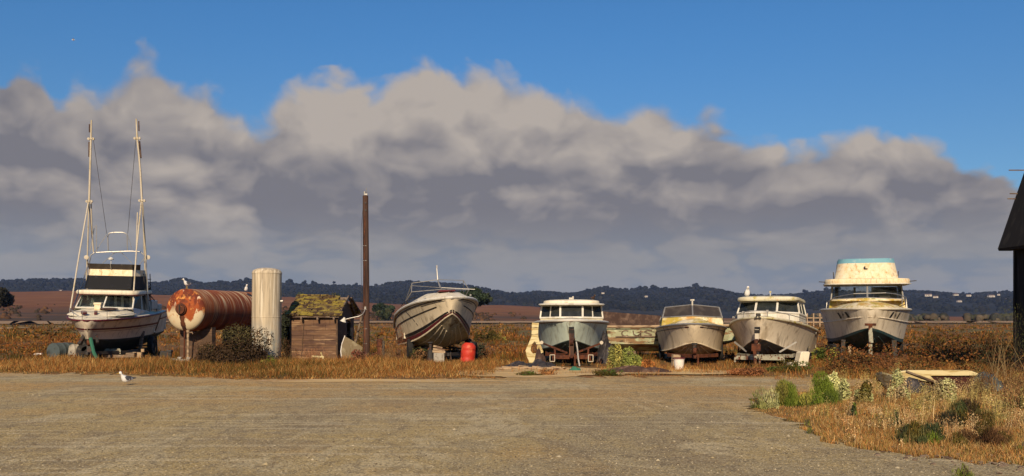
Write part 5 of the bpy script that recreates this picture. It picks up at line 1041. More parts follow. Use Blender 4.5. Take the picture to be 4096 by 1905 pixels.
for i, (fx, Y, l, a, lb) in enumerate([(2060, 26.2, .8, .3, 'split pale board lying flat at the left end of the debris'), (2120, 25.9, .6, -.4, 'short grey board in the middle of the debris pile'), (2195, 25.8, .7, .2, 'pale board poking out right of the debris pile'), (2240, 25.4, .45, .7, 'little board in front of the pale teal boat trailer'), (2020, 25.6, .35, .1, 'stubby pale block at the far left of the sandy patch')]):
    MB().box((0, 0, .05), (l, .12, .05), (0, random.uniform(-.06, .06), a)).box((l*.3, .04, .08), (l*.4, .06, .03), (0, .1, a+.4)).build('board', 'wood2', None, bevel=.005, loc=GX(fx, Y), label=lb, cat='board')
for i, (fx, Y, r_, lb) in enumerate([(249, 32.3, .30, 'dark grey metal drum lying on its side, farthest left in the grass'), (306, 32.6, .27, 'second grey drum lying between the first drum and the fishing boat')]):
    d_ = empty('steel_drum', GX(fx, Y)+Vector((0, 0, r_-.02)), (0, 0, R(70-30*i)), label=lb, cat='drum')
    MB().lathe([(r_*.95, -.4), (r_, -.4), (r_, -.14), (r_*1.04, -.12), (r_, -.1), (r_, .1), (r_*1.04, .12), (r_, .14), (r_, .4), (r_*.95, .4), (r_*.95, .37), (0, .36)], n=28, axis='x').lathe([(0, -.37), (r_*.95, -.37)], n=28, axis='x').build('drum_body', 'bluetarp' if i == 0 else 'concrete', d_, smooth=40)
    MB().lathe([(0, .37), (.04, .37), (.04, .39), (0, .39)], (0, .1, .05), 10, 'x').build('bung', 'rust', d_)
MB().lathe([(.14, -.09), (.3, -.1), (.33, -.05), (.33, .05), (.3, .1), (.14, .09), (.12, 0), (.14, -.09)], (0, 0, 0), 26, 'z').build('tyre', 'rubber', None, smooth=True, loc=GX(345, 32.2)+Vector((0, 0, .3)), rot=(1.2, .2, 0), label='dusty tyre leaning between the second grey drum and the fishing boat', cat='tyre')
MB().box((0, 0, .1), (.24, .16, .09)).box((-.14, 0, .1), (.1, .1, .06)).build('float', 'bucket', None, bevel=.02, loc=GX(156, 34), label='small white float lying in the grass at far left', cat='float')
for i, (fx, Y, lb) in enumerate([(700, 29.6, 'white broken block at the left foot of the standpipe'), (735, 29.3, 'flat pale slab just right of the white broken block')]):
    MB().box((0, 0, .08), (.28, .18, .12), (0, .1, .3)).box((.13, .05, .12), (.12, .1, .14), (.3, .1, 0)).build('rubble', 'concrete', None, bevel=.015, loc=GX(fx, Y), label=lb, cat='rubble')
MB().box((0, 0, .12), (.4, .3, .24), (0, .2, .3)).box((.1, .1, .25), (.2, .2, .1)).build('engine_scrap', 'darkmetal', None, bevel=.03, loc=GX(663, 33), label='black scrap lump between the fishing boat and the rusty tank', cat='scrap')

# overturned skiff in the weeds lower right
sk = empty('skiff', GX(3748, 18.2), (0, 0, R(2)), label='old cream skiff with maroon planking sunk in the weeds at lower right', cat='boat')
sk.scale = (.88, 1, .95); MB().prism([(-.98, 0, .36), (-.86, 0, .43), (-.66, 0, .455), (.66, 0, .455), (.80, 0, .44), (.96, 0, .385), (.90, 0, .34), (-.15, 0, .335), (-.05, 0, .25), (.02, 0, .19), (-.12, 0, .20), (-.55, 0, .27), (-.95, 0, .30)], (0, .10, 0)).build('gunwale', 'slab', sk, bevel=.01)
MB().prism([(-.9, .05, -.05), (-.95, .05, .32), (.9, .05, .36), (.85, .05, -.05)], (0, .03, 0)).prism([(-.9, .9, -.05), (-.95, .9, .30), (.85, .9, .34), (.85, .9, -.05)], (0, .03, 0)).build('planking', 'maroonwood', sk)
MB().prism([(-.95, .03, .30), (-1.04, .45, .36), (-.95, .93, .30), (-.9, .5, .0)], (0, 0, .04)).build('bow', 'slab', sk); MB().grid([[(-.93, .06, .42), (0, .06, .44), (.92, .06, .41)], [(-.93, .9, .36), (0, .9, .38), (.88, .9, .36)]]).build('deck', 'slab', sk)
MB().bar((-.72, -.02, .44), (.12, -.04, .15), .035).build('broken_rail', 'wood', sk)
crumple('tarp', 'dark sheet sagging under the left half of the cream skiff', 'tarp', 3655, 17.9, .75, .3, .26, 'tarp', seed=8); crumple('tarp', 'blue grey tarp hanging off the right end of the cream skiff', 'tarp', 3950, 18.6, .7, .8, .34, 'bluetarp', seed=9)
MB().lathe([(0, 0), (.05, 0), (.055, .14), (.05, .16), (0, .16)], n=12).build('can', 'bluetarp', None, loc=GX(3765, 16.3)+Vector((0, 0, .02)), label='small blue grey can among the weeds below the skiff', cat='can')
# ------------------------------------------------------------------ vegetation
near_fx = np.array([a for a, b in edge_far[:30]]); near_fy = np.array([b for a, b in edge_far[:30]])
def edgeY(fx): return H*F/(np.interp(fx, near_fx, near_fy)-HY)
def patchn(x, y, s, o=0): return np.sin(x*s+o)*np.sin(y*s*1.3+o*2)+.6*np.sin(x*s*2.3+y*s*1.1+o)+.4*np.sin(x*s*5.1-y*s*3.7)
GO = [(.44, .19, .05), (.35, .13, .03), (.50, .31, .11), (.20, .09, .028), (.40, .24, .075), (.20, .15, .04)]; GR = [(.19, .062, .013), (.23, .085, .018), (.13, .045, .012), (.30, .13, .03)]; OL = [(.085, .066, .013), (.11, .082, .017), (.06, .047, .011)]
def blend(fx, Y, w_o):      # colour of a blade by the patch it grows in
    n = len(fx); a = pick_cols(GO, n); b = pick_cols(GR, n); c = pick_cols(OL, n); u = rng.uniform(0, 1, n)
    X = (fx-CX)/F*Y; pn = patchn(X, Y, .35, 1)*.25
    k = np.where(u < w_o+pn, 0, np.where(u < w_o+pn+(1-w_o)*.62, 1, 2)); return np.where((k == 0)[:, None], a, np.where((k == 1)[:, None], b, c))
def clump(n, fx0, fx1, Y0, Y1, k=22, sp=.16):      # growth stands in tufts, not evenly
    nc = max(1, n//k); Yc = Y0*(Y1/Y0)**rng.uniform(0, 1, nc); fc_ = rng.uniform(fx0, fx1, nc); i = rng.integers(0, nc, n)
    Y = Yc[i]+rng.normal(0, sp, n); X = (fc_[i]-CX)/F*Yc[i]+rng.normal(0, sp, n); return X*F/Y+CX, Y, X, rng.uniform(.45, 1.35, nc)[i], rng.uniform(.62, 1.25, nc)[i]
def field(n, fx0, fx1, Y0, Y1, h, w, wo, lean=.6, keepf=None, nm='dry_grass', label='', p_=1.0, cat='grass', m='grass', sp=.16):
    fx, Y, X, ch, cc = clump(n, fx0, fx1, Y0, Y1, sp=sp); keep = Y > edgeY(np.clip(fx, -700, 3560))+.22*patchn(X, Y, 1.7, 2)+rng.normal(0, .18, n)
    keep |= fx > 3560
    if keepf is not None: keep &= keepf(fx, Y, X)
    fx, Y, X, ch, cc = fx[keep], Y[keep], X[keep], ch[keep], cc[keep]; k = len(X); ed = np.clip((Y-edgeY(np.clip(fx, -700, 3560)))/1.6, .3, 1)
    hh = h*(.4+.6*rng.uniform(0, 1, k))*ch*ed*(1+.4*np.clip(patchn(X, Y, .8, 3), -1, 1.2))
    z = np.array([zg(a, b) for a, b in zip(X, Y)])-.01
    V, Fc, C = blades(np.stack([X, Y, z], 1), np.maximum(hh, .03), w*rng.uniform(.6, 1.3, k), lean, blend(fx, Y, wo)*cc[:, None]); return np_mesh(nm, V, Fc, C, m, 3, label=label, cat=cat, kind='stuff')
sandy = lambda fx, Y, X: ~((np.abs(fx-2190) < 210) & (Y < 27.3) & (rng.uniform(0, 1, len(fx)) < .93))
under = lambda fx, Y, X: ~(np.any([(fx > a) & (fx < b) & (Y > c_) & (Y < 36) for a, b, c_ in ((330, 640, 31), (1620, 1900, 29.8), (2170, 2430, 26.6), (2640, 2900, 26.8), (2940, 3250, 27.0), (3320, 3630, 29.4))], axis=0) & (rng.uniform(0, 1, len(fx)) < .93))
short = lambda fx, Y, X: sandy(fx, Y, X) & under(fx, Y, X) & ~((fx > 2380) & (fx < 3300) & (Y < 27) & (rng.uniform(0, 1, len(fx)) < .55))
field(140000, -160, 4300, 21.5, 30.5, .165, .011, .55, lean=.95, keepf=short, label='orange brown dry grass along the far edge of the gravel lot')
field(50000, -160, 1960, 25.0, 30.0, .23, .012, .6, lean=.85, keepf=under, label='taller dry grass before the left boats, tank and shed')
field(80000, -260, 4400, 30.5, 58, .24, .022, .14, keepf=under, label='red brown and olive marsh growth behind the boats')
field(50000, -260, 4400, 58, 165, .32, .07, .14, label='far marsh growth reaching the pale flats')
# leafy low mass that fills the marsh between the blades
def mass(n, fx0, fx1, Y0, Y1, hh, leaf, pal, label, thr, s, nm='marsh_weeds'):
    Y = Y0*(Y1/Y0)**rng.uniform(0, 1, n); fx = rng.uniform(fx0, fx1, n); X = (fx-CX)/F*Y; pn = patchn(X, Y, s, 2.2); keep = (pn > thr) & under(fx, Y, X) & ((Y > edgeY(np.clip(fx, -700, 3560))+.5) | (fx > 3560)); X, Y, pn = X[keep], Y[keep], pn[keep]
    z = np.array([zg(a, b) for a, b in zip(X, Y)])+hh*np.clip((pn-thr), 0, 1)**.6*rng.uniform(0, 1, len(X)); V, Fc, C = leaves(np.stack([X, Y, z], 1), leaf, pick_cols(pal, len(X), .25)); np_mesh(nm, V, Fc, C, 'leaf', 4, label=label, cat='weeds', kind='stuff')
mass(42000, -260, 4300, 31.5, 70, .55, .05, [(.19, .062, .013), (.14, .045, .011), (.26, .11, .024), (.08, .035, .011)], 'low rusty weeds massed behind the row of boats', .15, .33)
mass(30000, -260, 4300, 45, 160, .8, .12, [(.10, .068, .014), (.075, .055, .013), (.19, .085, .02)], 'olive hummocks of the far marsh', .2, .16)
mass(15000, 3300, 4500, 22.3, 34, .75, .045, [(.15, .052, .016), (.10, .042, .015), (.20, .09, .025), (.06, .032, .012), (.075, .055, .016)], 'tall rusty brown brush before the black barn', -.35, .7, 'rusty_brush')
# lower right weed bed
import itertools
PX = np.array([(p.x, p.y) for p in poly])
def inside(x, y):
    c = np.zeros(len(x), bool); j = len(PX)-1
    for i in range(len(PX)):
        xi, yi = PX[i]; xj, yj = PX[j]; m_ = ((yi > y) != (yj > y)); 
        with np.errstate(divide='ignore', invalid='ignore'): c ^= m_ & (x < (xj-xi)*(y-yi)/(yj-yi+1e-12)+xi)
        j = i
    return c
def bed(n, fy0, fy1, h, w, pal, lean, nm, label, fxr=(2990, 4400), thr=-9, s=1.3, leafy=0, jit=.18, cond=None):
    fx = rng.uniform(*fxr, n); fy = rng.uniform(fy0, fy1, n); Y = H*F/(fy-HY); X = (fx-CX)/F*Y; n_c = n//18; ic = rng.integers(0, n_c, n); X = X[ic]+rng.normal(0, .05, n); Y = Y[ic]+rng.normal(0, .08, n); fx = X*F/Y+CX; chh = rng.uniform(.4, 1.3, n_c)[ic]; fy = HY+H*F/Y; keep = ~inside(X, Y) & (Y < 24) & (patchn(X, Y, s, 4) > thr)
    if cond is not None: keep &= cond(fx, fy)
    X, Y, fx, chh = X[keep], Y[keep], fx[keep], chh[keep]; k = len(X); hh = h*chh*rng.uniform(.4, 1.1, k)*(1+.3*patchn(X, Y, s, 1)).clip(.3, 2)*np.clip((fx-2980)/350, .35, 1); B = np.stack([X, Y, np.zeros(k)], 1); cols = pick_cols(pal, k, jit)*(.5+.5*chh)[:, None]
    V, Fc, C = blades(B, hh, w, lean, cols)
    np_mesh(nm, V, Fc, C, 'grass', 3, label=label, cat='weeds', kind='stuff')
    if leafy:
        r_ = rng.uniform(.35, 1.05, (k, leafy)); cen = (B[:, None, :]+np.stack([rng.normal(0, .02, (k, leafy)), rng.normal(0, .02, (k, leafy)), hh[:, None]*r_], 2)).reshape(-1, 3)
        V, Fc, C = leaves(cen, .011, np.repeat(cols*1.15, leafy, 0)); np_mesh(nm.replace('stalk', 'seedhead'), V, Fc, C, 'leaf', 4, label=label.replace('stalks', 'seedheads'), cat='weeds', kind='stuff')
bed(120000, 1505, 1875, .085, .006, [(.42, .19, .055), (.48, .28, .10), (.30, .13, .035), (.42, .29, .12), (.20, .11, .04), (.20, .17, .04)], .9, 'dry_grass', 'orange dry grass carpeting the weed bed at lower right')
bed(2300, 1520, 1720, .38, .006, [(.42, .33, .10), (.34, .27, .08), (.48, .36, .15), (.22, .19, .06)], .35, 'pale_weed_stalks', 'pale flowering weed stalks in the weed bed at lower right', thr=-.1, leafy=10, fxr=(3230, 4400), s=.9)
bed(2600, 1560, 1790, .30, .008, [(.46, .30, .13), (.38, .2, .08), (.55, .4, .2)], .4, 'brown_weed_stalks', 'tan weed stalks among the lower weeds at lower right', thr=.0, leafy=9, fxr=(3300, 4400), s=1.7)
gy = [(.12, .16, .02), (.17, .20, .03), (.07, .10, .02), (.26, .24, .05)]; dk = [(.045, .06, .025), (.07, .085, .03), (.035, .035, .02), (.10, .09, .03)]; br = [(.11, .055, .025), (.08, .038, .018), (.15, .08, .035)]; pg = [(.45, .44, .20), (.36, .36, .15), (.30, .30, .10)]
def sb(label, fx, fy, w, h, n, leaf, pal, cat='shrub', name='shrub', **k):
    g = G(fx, fy); sc = g.y/F; return shrub(name, label, cat, g, (w/2*sc*1.12, w/2.6*sc, h*sc*1.12), int(n*1.3), leaf, pal, **k)
gp = 'green shrubs in the weed bed'
sb('bright green feathery bush, second from the left tip of the weed bed', 3150, 1626, 120, 96, 5200, .045, gy, upright=1, group=gp)
sb('wide bright green bush in the weed bed left of the pale flowering weeds', 3296, 1622, 160, 96, 6000, .045, gy, upright=1, group=gp)
sb('low green bush filling the gap between the two bright green bushes', 3222, 1628, 110, 52, 2600, .04, gy, upright=1, group=gp)
sb('grey green spiky plant at the left tip of the weed bed', 3060, 1636, 92, 66, 900, .055, pg+gy[:1], upright=1, group=gp, lumps=12)
sb('pale flowering bush behind the wide bright green bush', 3352, 1604, 110, 104, 3400, .028, pg, group=gp)
sb('pale green weed bush in the middle of the weed bed', 3455, 1612, 90, 66, 1500, .026, pg+OL, group=gp)
sb('pale weed bush in front of the left end of the cream skiff', 3590, 1600, 90, 86, 1900, .026, pg+[(.5, .38, .2)], group=gp)
sb('pale weed bush in front of the middle of the cream skiff', 3790, 1612, 110, 74, 1900, .026, [(.42, .36, .18), (.5, .38, .2)]+pg[:1], group=gp)
sb('dark green leafy shrub with tiny yellow flowers near the gravel', 3680, 1776, 200, 90, 5600, .05, dk+gy[:1]+OL, group=gp, upright=1, lumps=22, lrs=(.18, .36), stems=14)
q = MB()
for a, b in ((3648, 1692), (3660, 1690), (3620, 1711), (3626, 1709)): q.lathe([(0, 0), (.02, .004), (.022, .012), (0, .018)], P(a, b, 12.0), 8)
q.build('yellow_flowers', mat('yellow_petals', (.7, .55, .05), .7), label='tiny yellow flowers on the dark green shrub near the gravel', cat='flowers')
sb('large dark shrub right of the yellow flowered one', 3860, 1714, 200, 115, 6000, .05, dk+[(.06, .04, .02)]+OL, group=gp, upright=1, lumps=22, lrs=(.2, .36), stems=14)
sb('dull brown dead shrub at the right below the large dark shrub', 3920, 1790, 220, 105, 4600, .035, br+OL[:1], upright=1, lumps=20, lrs=(.18, .36), group=gp, stems=22, stemmat='twig', stemr=.005)
sb('tall green sprig standing alone at the gravel edge', 3228, 1706, 26, 30, 200, .026, gy, upright=1, group=gp); sb('second small green sprig nearer the viewer', 3240, 1738, 26, 32, 200, .026, gy, upright=1, group=gp)
sb('green tuft growing out of the gravel at the bottom edge', 3850, 1925, 80, 56, 700, .024, gy, upright=1, group=gp); sb('small green tuft in gravel at far lower right', 4080, 1815, 60, 40, 500, .022, gy, upright=1, group=gp)
sb('dark upright weed in the weed bed left of the yellow flowers', 3590, 1712, 40, 60, 500, .024, dk, group=gp); sb('dark green weed rising in the middle of the weed bed', 3415, 1668, 26, 60, 320, .022, dk+gy, group=gp)
g2 = 'shrubs around the boats'
sb('big twiggy grey brown shrub with pale bare branches before the tank', 945, 1462, 330, 130, 15000, .034, [(.075, .042, .02), (.05, .03, .016), (.11, .065, .028), (.06, .05, .02)], stems=26, stemmat='twig', stemr=.014, lumps=34, lrs=(.2, .34), group=g2)
sb('dark brown scrub under the left part of the rusty tank', 800, 1440, 110, 90, 2200, .045, br, upright=1, group=g2, stems=9)
sb('low green plant at the right foot of the twiggy shrub', 1075, 1464, 60, 34, 500, .03, gy, group=g2)
sh2 = shrub('shrub', 'tall dark shrub filling the gap between the pale cylinder and the shed', 'shrub', GX(1143, 33.6), (.42, .7, 1.7), 9000, .05, [(.03, .035, .02), (.045, .04, .02), (.02, .02, .015)], 14, 8, group=g2)
sb('reddish brown weeds at the left corner of the shed', 1150, 1452, 90, 90, 1300, .04, br, upright=1, group=g2, stemmat='twig', stemr=.005)
sb('dry brush against the shed front wall', 1240, 1450, 170, 50, 1500, .04, [(.34, .15, .07), (.25, .12, .06)], upright=1, group=g2, stemmat='twig', stemr=.004)
sb('red brown weeds at the foot of the utility pole', 1440, 1456, 110, 50, 1300, .035, [(.22, .07, .04), (.15, .06, .04)], group=g2)
sb('brown weeds right of the rusted post', 1560, 1450, 120, 75, 1800, .04, [(.25, .13, .05), (.16, .08, .04), (.32, .2, .09)], upright=1, group=g2, stemmat='twig', stemr=.006)
sb('tall rusty weeds at the stern of the tilted cruiser', 1625, 1432, 130, 120, 2600, .045, [(.20, .08, .04), (.13, .06, .035), (.28, .14, .06)], upright=1, group=g2, stemmat='twig', stemr=.006)
sb('dark scrub below the tilted cruiser', 1700, 1448, 120, 60, 1600, .035, dk+br, group=g2)
sb('dark dead shrub right of the orange drum', 1925, 1446, 70, 62, 1500, .035, br[:2]+dk[2:3], group=g2, stemmat='bark')
sb('green brown bush on the marsh right of the tilted cruiser', 1965, 1385, 130, 62, 1700, .06, OL+gy[2:], group=g2)
sb('yellow green leafy bush between the pale teal boat and the runabout', 2530, 1474, 110, 62, 2600, .035, [(.30, .30, .07), (.22, .25, .06), (.40, .36, .12)], group=g2)
sb('taller yellow green bush against the pale teal boat', 2462, 1476, 70, 86, 1900, .035, [(.30, .27, .07), (.22, .22, .06), (.36, .22, .08)], group=g2)
sb('small orange bush left of the runabout trailer', 2592, 1476, 50, 32, 700, .03, [(.45, .18, .05), (.36, .14, .04)], group=g2)
sb('green weed beside the tyre left of the flybridge boat', 3300, 1452, 90, 56, 1200, .035, gy, group=g2)
sb('dark brown tangle under the flybridge boat', 3470, 1462, 200, 54, 2600, .035, br+dk[2:3], group=g2, stemmat='twig', stemr=.006, stems=12)
sb('olive bush spreading before the trailer of the grey white cabin boat', 3150, 1487, 180, 34, 1800, .03, OL+gy[2:3], group=g2)
sb('rusty low bush in front of the grey white cabin boat post', 2990, 1500, 170, 34, 1700, .03, [(.32, .13, .05), (.24, .10, .04)], group=g2)
sb('low green mat on the sandy patch left of the trailer', 2105, 1504, 110, 17, 900, .022, OL+gy[2:3], group=g2, lumps=14); sb('low green mat at the gravel edge before the yellow green bush', 2420, 1503, 120, 24, 1100, .024, OL+gy[2:3], group=g2, lumps=14)
sb('rusty low weeds between the two green mats', 2190, 1502, 70, 22, 500, .024, [(.36, .17, .06)], group=g2)
for a, b, w_, h_, pal_, lb in [(3720, 1440, 260, 110, br+OL, 'brown brush in the marsh right of the flybridge boat'), (3850, 1448, 220, 130, br+dk[3:], 'brown brush midway between flybridge boat and barn'), (4010, 1510, 270, 230, br+dk, 'tall dark brush at the foot of the barn wall'), (4000, 1590, 240, 150, br+[(.20, .10, .03)], 'brown brush right of the blue grey tarp'), (3960, 1440, 140, 90, OL+dk, 'olive bush in front of the barn wall'), (3560, 1478, 150, 60, [(.3, .13, .05), (.22, .1, .04)], 'rusty bush left of the skiff'), (4085, 1640, 150, 110, br+[(.28, .15, .06)], 'brown weeds at the right edge below the barn')]:
    sb(lb, a, b, w_, h_, 2800, .04, pal_, upright=1, group='brush near the barn', stemmat='twig', stemr=.006, lumps=14)
tw_ = MB()
for i in range(14):
    g = G(random.uniform(3960, 4120), random.uniform(1530, 1620)); tw_.tube([g, g+Vector((random.uniform(-.15, .15), 0, random.uniform(.3, .5))), g+Vector((random.uniform(-.45, .3), 0, random.uniform(.6, 1.1)))], [.008, .006, .003], 5)
tw_.build('dead_twigs', 'twig', label='bare dead twigs arching in front of the barn corner', cat='twigs', kind='stuff')
bed(420, 1545, 1640, .42, .006, [(.42, .33, .12), (.34, .26, .09), (.30, .20, .08)], .35, 'tall_weed_stalks', 'tall ochre weed stalks standing in front of the cream skiff', leafy=10, fxr=(3500, 3990))
# loose stones
n = 9000; fy = 1500+400*rng.uniform(0, 1, n)**1.0; fx = rng.uniform(-50, 4200, n); Y = H*F/(fy-HY); X = (fx-CX)/F*Y; kp = inside(X, Y); X, Y = X[kp], Y[kp]; k = len(X); s_ = rng.uniform(.004, .013, k)*(1+1.3*(rng.uniform(0, 1, k) > .985)); a = rng.uniform(0, 6.28, k)
V = np.empty((k, 6, 3))
for i, (dx, dy, dz) in enumerate([(1, 0, 0), (0, 1, 0), (-1, 0, 0), (0, -1, 0), (.1, .1, .8), (0, 0, -.5)]):
    V[:, i, 0] = X+(dx*np.cos(a)-dy*np.sin(a))*s_*rng.uniform(.7, 1.5, k); V[:, i, 1] = Y+(dx*np.sin(a)+dy*np.cos(a))*s_; V[:, i, 2] = .014+dz*s_
Fs = np.array([(0, 1, 4), (1, 2, 4), (2, 3, 4), (3, 0, 4)]); np_mesh('loose_stones', V.reshape(-1, 3), (np.arange(k)[:, None, None]*6+Fs[None]).reshape(-1, 3), np.repeat(pick_cols([(.42, .33, .18), (.30, .24, .13), (.20, .15, .09), (.52, .43, .27)], k), 6, 0), 'grass', 3, label='loose pebbles strewn over the gravel lot', cat='stones', kind='stuff')
# larger rubble near the weed bed edge
n = 70; fx = rng.uniform(3500, 4180, n); fy = np.interp(fx, [3500, 3800, 4180], [1806, 1850, 1880])+rng.normal(-8, 16, n)
q = MB()
for a, b in zip(fx, fy): g = G(a, b); s = random.uniform(.012, .035); q.lathe([(0, 0), (s, .002), (s*.8, s*.5), (0, s*.7)], g+Vector((0, 0, .012)), 6, rot=Euler((random.uniform(-.4, .4), random.uniform(-.4, .4), random.uniform(0, 6))).to_matrix())
q.build('rubble_edge', 'wood', label='broken stones along the edge of gravel and weed bed', cat='stones', kind='stuff')

# ------------------------------------------------------------------ sky, sun, air, camera
SUN_EL, SUN_AZ = 30, -6          # azimuth measured from straight behind the viewer, negative to the left
sd = Vector((math.sin(R(SUN_AZ))*math.cos(R(SUN_EL)), -math.cos(R(SUN_AZ))*math.cos(R(SUN_EL)), math.sin(R(SUN_EL))))
ld = bpy.data.lights.new('sun', 'SUN'); ld.energy = 5.0; ld.angle = R(.5); ld.color = (1, .80, .56)
lo = bpy.data.objects.new('sun', ld); COL.objects.link(lo); lo.rotation_euler = (-sd).to_track_quat('-Z', 'Y').to_euler()
w = bpy.data.worlds.new('World'); scn.world = w; w.use_nodes = True; nt = w.node_tree; N = nt.nodes; L = nt.links; N.clear()
def nd(t, **k):
    n = N.new(t)
    for a, b in k.items(): setattr(n, a, b)
    return n
def mth(op, a, b=None, c=None, clamp=False):
    n = nd('ShaderNodeMath', operation=op, use_clamp=clamp)
    for i, v in enumerate((a, b, c)):
        if v is None: continue
        if isinstance(v, (int, float)): n.inputs[i].default_value = v
        else: L.new(v, n.inputs[i])
    return n.outputs[0]
def mix(f, a, b, ty='MIX'):
    n = nd('ShaderNodeMix', data_type='RGBA', blend_type=ty)
    for s, v in ((0, f), (6, a), (7, b)):
        if isinstance(v, (int, float)): n.inputs[s].default_value = v
        elif isinstance(v, tuple): n.inputs[s].default_value = (*v, 1)
        else: L.new(v, n.inputs[s])
    return n.outputs[2]
def smooth(v, a, b):
    n = nd('ShaderNodeMapRange', interpolation_type='SMOOTHSTEP'); n.inputs[1].default_value = a; n.inputs[2].default_value = b; L.new(v, n.inputs[0]); return n.outputs[0]
skyt = nd('ShaderNodeTexSky'); skyt.sky_type = 'NISHITA'; skyt.sun_disc = False; skyt.sun_elevation = R(SUN_EL); skyt.sun_rotation = math.atan2(sd.x, sd.y); skyt.air_density = 1.0; skyt.dust_density = .3; skyt.ozone_density = 3.0
tc = nd('ShaderNodeTexCoord'); sp_ = nd('ShaderNodeSeparateXYZ'); L.new(tc.outputs['Generated'], sp_.inputs[0]); X_, Y_, Z_ = sp_.outputs
az = mth('ARCTAN2', X_, Y_); hyp = mth('SQRT', mth('ADD', mth('MULTIPLY', X_, X_), mth('MULTIPLY', Y_, Y_))); el = mth('ARCTAN2', Z_, hyp)
prof = [(-60, 150), (-20, 168), (20, 166), (50, 172), (100, 200), (120, 258), (140, 285), (165, 268), (200, 218), (240, 208), (290, 190), (330, 155), (370, 138), (420, 190), (470, 235), (515, 232), (545, 272), (600, 285), (640, 285), (690, 262), (760, 218), (820, 192), (880, 170), (950, 190), (985, 158), (1065, 135), (1110, 160), (1150, 168), (1205, 178), (1260, 200), (1330, 215), (1400, 245), (1440, 246), (1480, 230), (1560, 248), (1600, 236), (1650, 232), (1700, 262), (1790, 288), (1840, 330), (1950, 368), (2050, 348), (2120, 340), (2180, 320), (2280, 355), (2400, 388), (2450, 420), (2520, 470), (2640, 520)]
fc = nd('ShaderNodeFloatCurve'); cv = fc.mapping.curves[0]; pts = []
A0, A1 = -.56, .56
for dx_, dy_ in prof:
    fx, fy = dx_*1.59, dy_*1.59; a = math.atan((fx-CX)/F); e = math.atan((HY-fy)/F*math.cos(a)); pts.append(((a-A0)/(A1-A0), e/.4))
while len(cv.points) < len(pts): cv.points.new(.5, .5)
for p_, (a, b) in zip(cv.points, pts): p_.location = (a, b); p_.handle_type = 'AUTO'
fc.mapping.update(); L.new(mth('DIVIDE', mth('SUBTRACT', az, A0), A1-A0, clamp=True), fc.inputs['Value']); top = mth('MULTIPLY', fc.outputs[0], .4)
def nz(sx, sy, det=8, rgh=.55, ox=0, oy=0, dist=0, o3=0):
    cb = nd('ShaderNodeCombineXYZ'); L.new(mth('MULTIPLY_ADD', az, sx, ox), cb.inputs[0]); L.new(mth('MULTIPLY_ADD', el, sy, oy), cb.inputs[1]); cb.inputs[2].default_value = o3
    n = nd('ShaderNodeTexNoise'); n.inputs['Scale'].default_value = 1; n.inputs['Detail'].default_value = det; n.inputs['Roughness'].default_value = rgh; n.inputs['Distortion'].default_value = dist; L.new(cb.outputs[0], n.inputs['Vector']); return n.outputs[0]
lg = mth('MULTIPLY', mth('LOGARITHM', mth('ADD', el, .075), math.e), 3.6)      # clouds flatten towards the horizon
wz = nz(7, 9, 4, .5, ox=5.1); wz2 = nz(7, 9, 4, .5, ox=1.1, oy=8.3)
def puff(ox, oy):
    out = None
    for sc, wt in ((1.0, .56), (2.3, .28), (5.1, .12), (11, .04)):
        cb = nd('ShaderNodeCombineXYZ'); L.new(mth('MULTIPLY', mth('ADD', mth('MULTIPLY_ADD', az, 10.5, ox), mth('MULTIPLY', wz, 1.3)), sc), cb.inputs[0]); L.new(mth('MULTIPLY', mth('ADD', mth('ADD', lg, oy), mth('MULTIPLY', wz2, 1.0)), sc), cb.inputs[1]); cb.inputs[2].default_value = sc*3.7
        v = nd('ShaderNodeTexVoronoi', feature='SMOOTH_F1', voronoi_dimensions='2D'); v.inputs['Scale'].default_value = 1; v.inputs['Smoothness'].default_value = .35; L.new(cb.outputs[0], v.inputs['Vector'])
        t_ = mth('MULTIPLY', mth('SUBTRACT', 1.0, v.outputs['Distance']), wt); out = t_ if out is None else mth('ADD', out, t_)
    return out
B0 = puff(0, 0); B1 = puff(.10, .34); nF = nz(30, 44, 6, .6, ox=2.2); nS = nz(3.2, 7, 4, .5, ox=9.4); nS2 = nz(3.2, 7, 4, .5, ox=9.44, oy=.5)
d = mth('ADD', mth('SUBTRACT', top, el), mth('ADD', mth('MULTIPLY', mth('SUBTRACT', B0, .50), .075), mth('MULTIPLY', mth('SUBTRACT', nF, .5), .018)))
soft = mth('ADD', .006, mth('MULTIPLY', smooth(nS, .40, .62), .024))
cover = smooth(mth('DIVIDE', d, soft, clamp=True), 0, 1)
relief = mth('ADD', mth('MULTIPLY', mth('SUBTRACT', B0, B1), 1.3), mth('ADD', mth('MULTIPLY', mth('SUBTRACT', nS, nS2), 1.8), mth('MULTIPLY', mth('SUBTRACT', nF, .5), .10)))
lit = mth('ADD', mth('MULTIPLY_ADD', relief, 1.15, .20), mth('ADD', mth('MULTIPLY', smooth(el, .08, .20), .24), mth('MULTIPLY', smooth(nS, .4, .65), .22)))
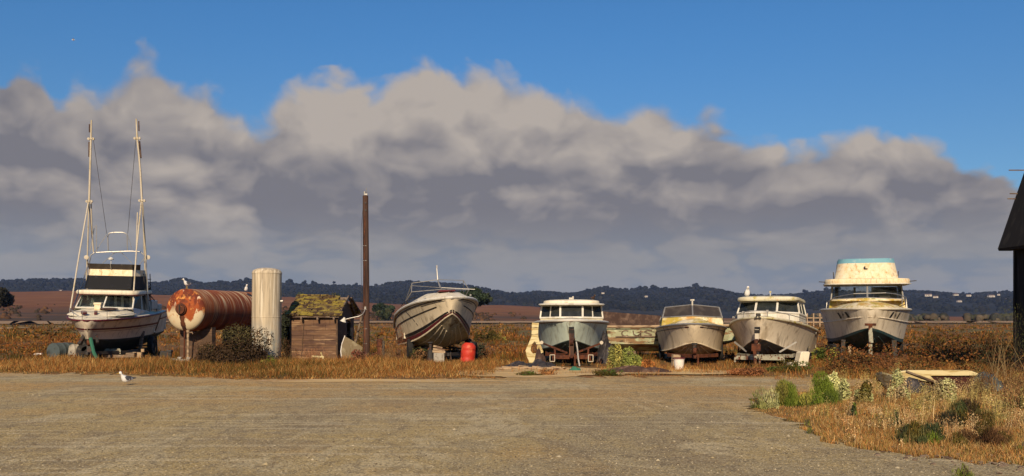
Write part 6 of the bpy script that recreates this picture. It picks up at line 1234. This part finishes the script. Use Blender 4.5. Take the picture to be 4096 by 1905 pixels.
lit = mth('MULTIPLY', lit, mth('SUBTRACT', 1.0, mth('MULTIPLY', smooth(el, .09, .03), .35)), clamp=True)
ccol = mix(mth('MULTIPLY', lit, .97), (.195, .190, .212), (.47, .415, .37))
lowcol = mix(smooth(B0, .40, .62), (.235, .262, .305), (.305, .305, .312))
ccol = mix(mth('MULTIPLY', smooth(el, .125, .045), .92), ccol, lowcol)
tint = mix(1.0, skyt.outputs[0], mix(smooth(el, .12, .34), (.44, .64, .80), (.38, .72, .97)), 'MULTIPLY')
b1 = nd('ShaderNodeBackground'); b1.inputs[1].default_value = .1; L.new(tint, b1.inputs[0]); b2 = nd('ShaderNodeBackground'); L.new(ccol, b2.inputs[0]); b2.inputs[1].default_value = 1.0
ms_ = nd('ShaderNodeMixShader'); L.new(cover, ms_.inputs[0]); L.new(b1.outputs[0], ms_.inputs[1]); L.new(b2.outputs[0], ms_.inputs[2]); wo = nd('ShaderNodeOutputWorld'); L.new(ms_.outputs[0], wo.inputs[0])

hz = bpy.data.materials.new('haze_air'); hz.use_nodes = True; hn = hz.node_tree; hn.nodes.remove(hn.nodes['Principled BSDF']); pv = hn.nodes.new('ShaderNodeVolumePrincipled'); pv.inputs['Density'].default_value = .00008; pv.inputs['Color'].default_value = (.34, .52, 1.0, 1); pv.inputs['Anisotropy'].default_value = .0; hn.links.new(pv.outputs[0], hn.nodes['Material Output'].inputs['Volume'])
M['haze'] = hz
MB().box((0, 1200, 58), (6400, 4200, 126)).build('haze', 'haze', label='thin blue air between the boatyard and the far hills', cat='haze', kind='stuff')
cd = bpy.data.cameras.new('camera'); co = bpy.data.objects.new('camera', cd); COL.objects.link(co); co.location = (0, 0, H); co.rotation_euler = (R(90), 0, 0)
cd.sensor_width = 36; cd.lens = 36*F/4096; cd.shift_y = (HY-952.5)/4096; cd.clip_end = 8000; cd.clip_start = .1; scn.camera = co
vs = scn.view_settings; vs.view_transform = 'Standard'; vs.look = 'None'; vs.gamma = 1; vs.exposure = 0.0
try: scn.cycles.volume_step_rate = 1
except Exception: pass
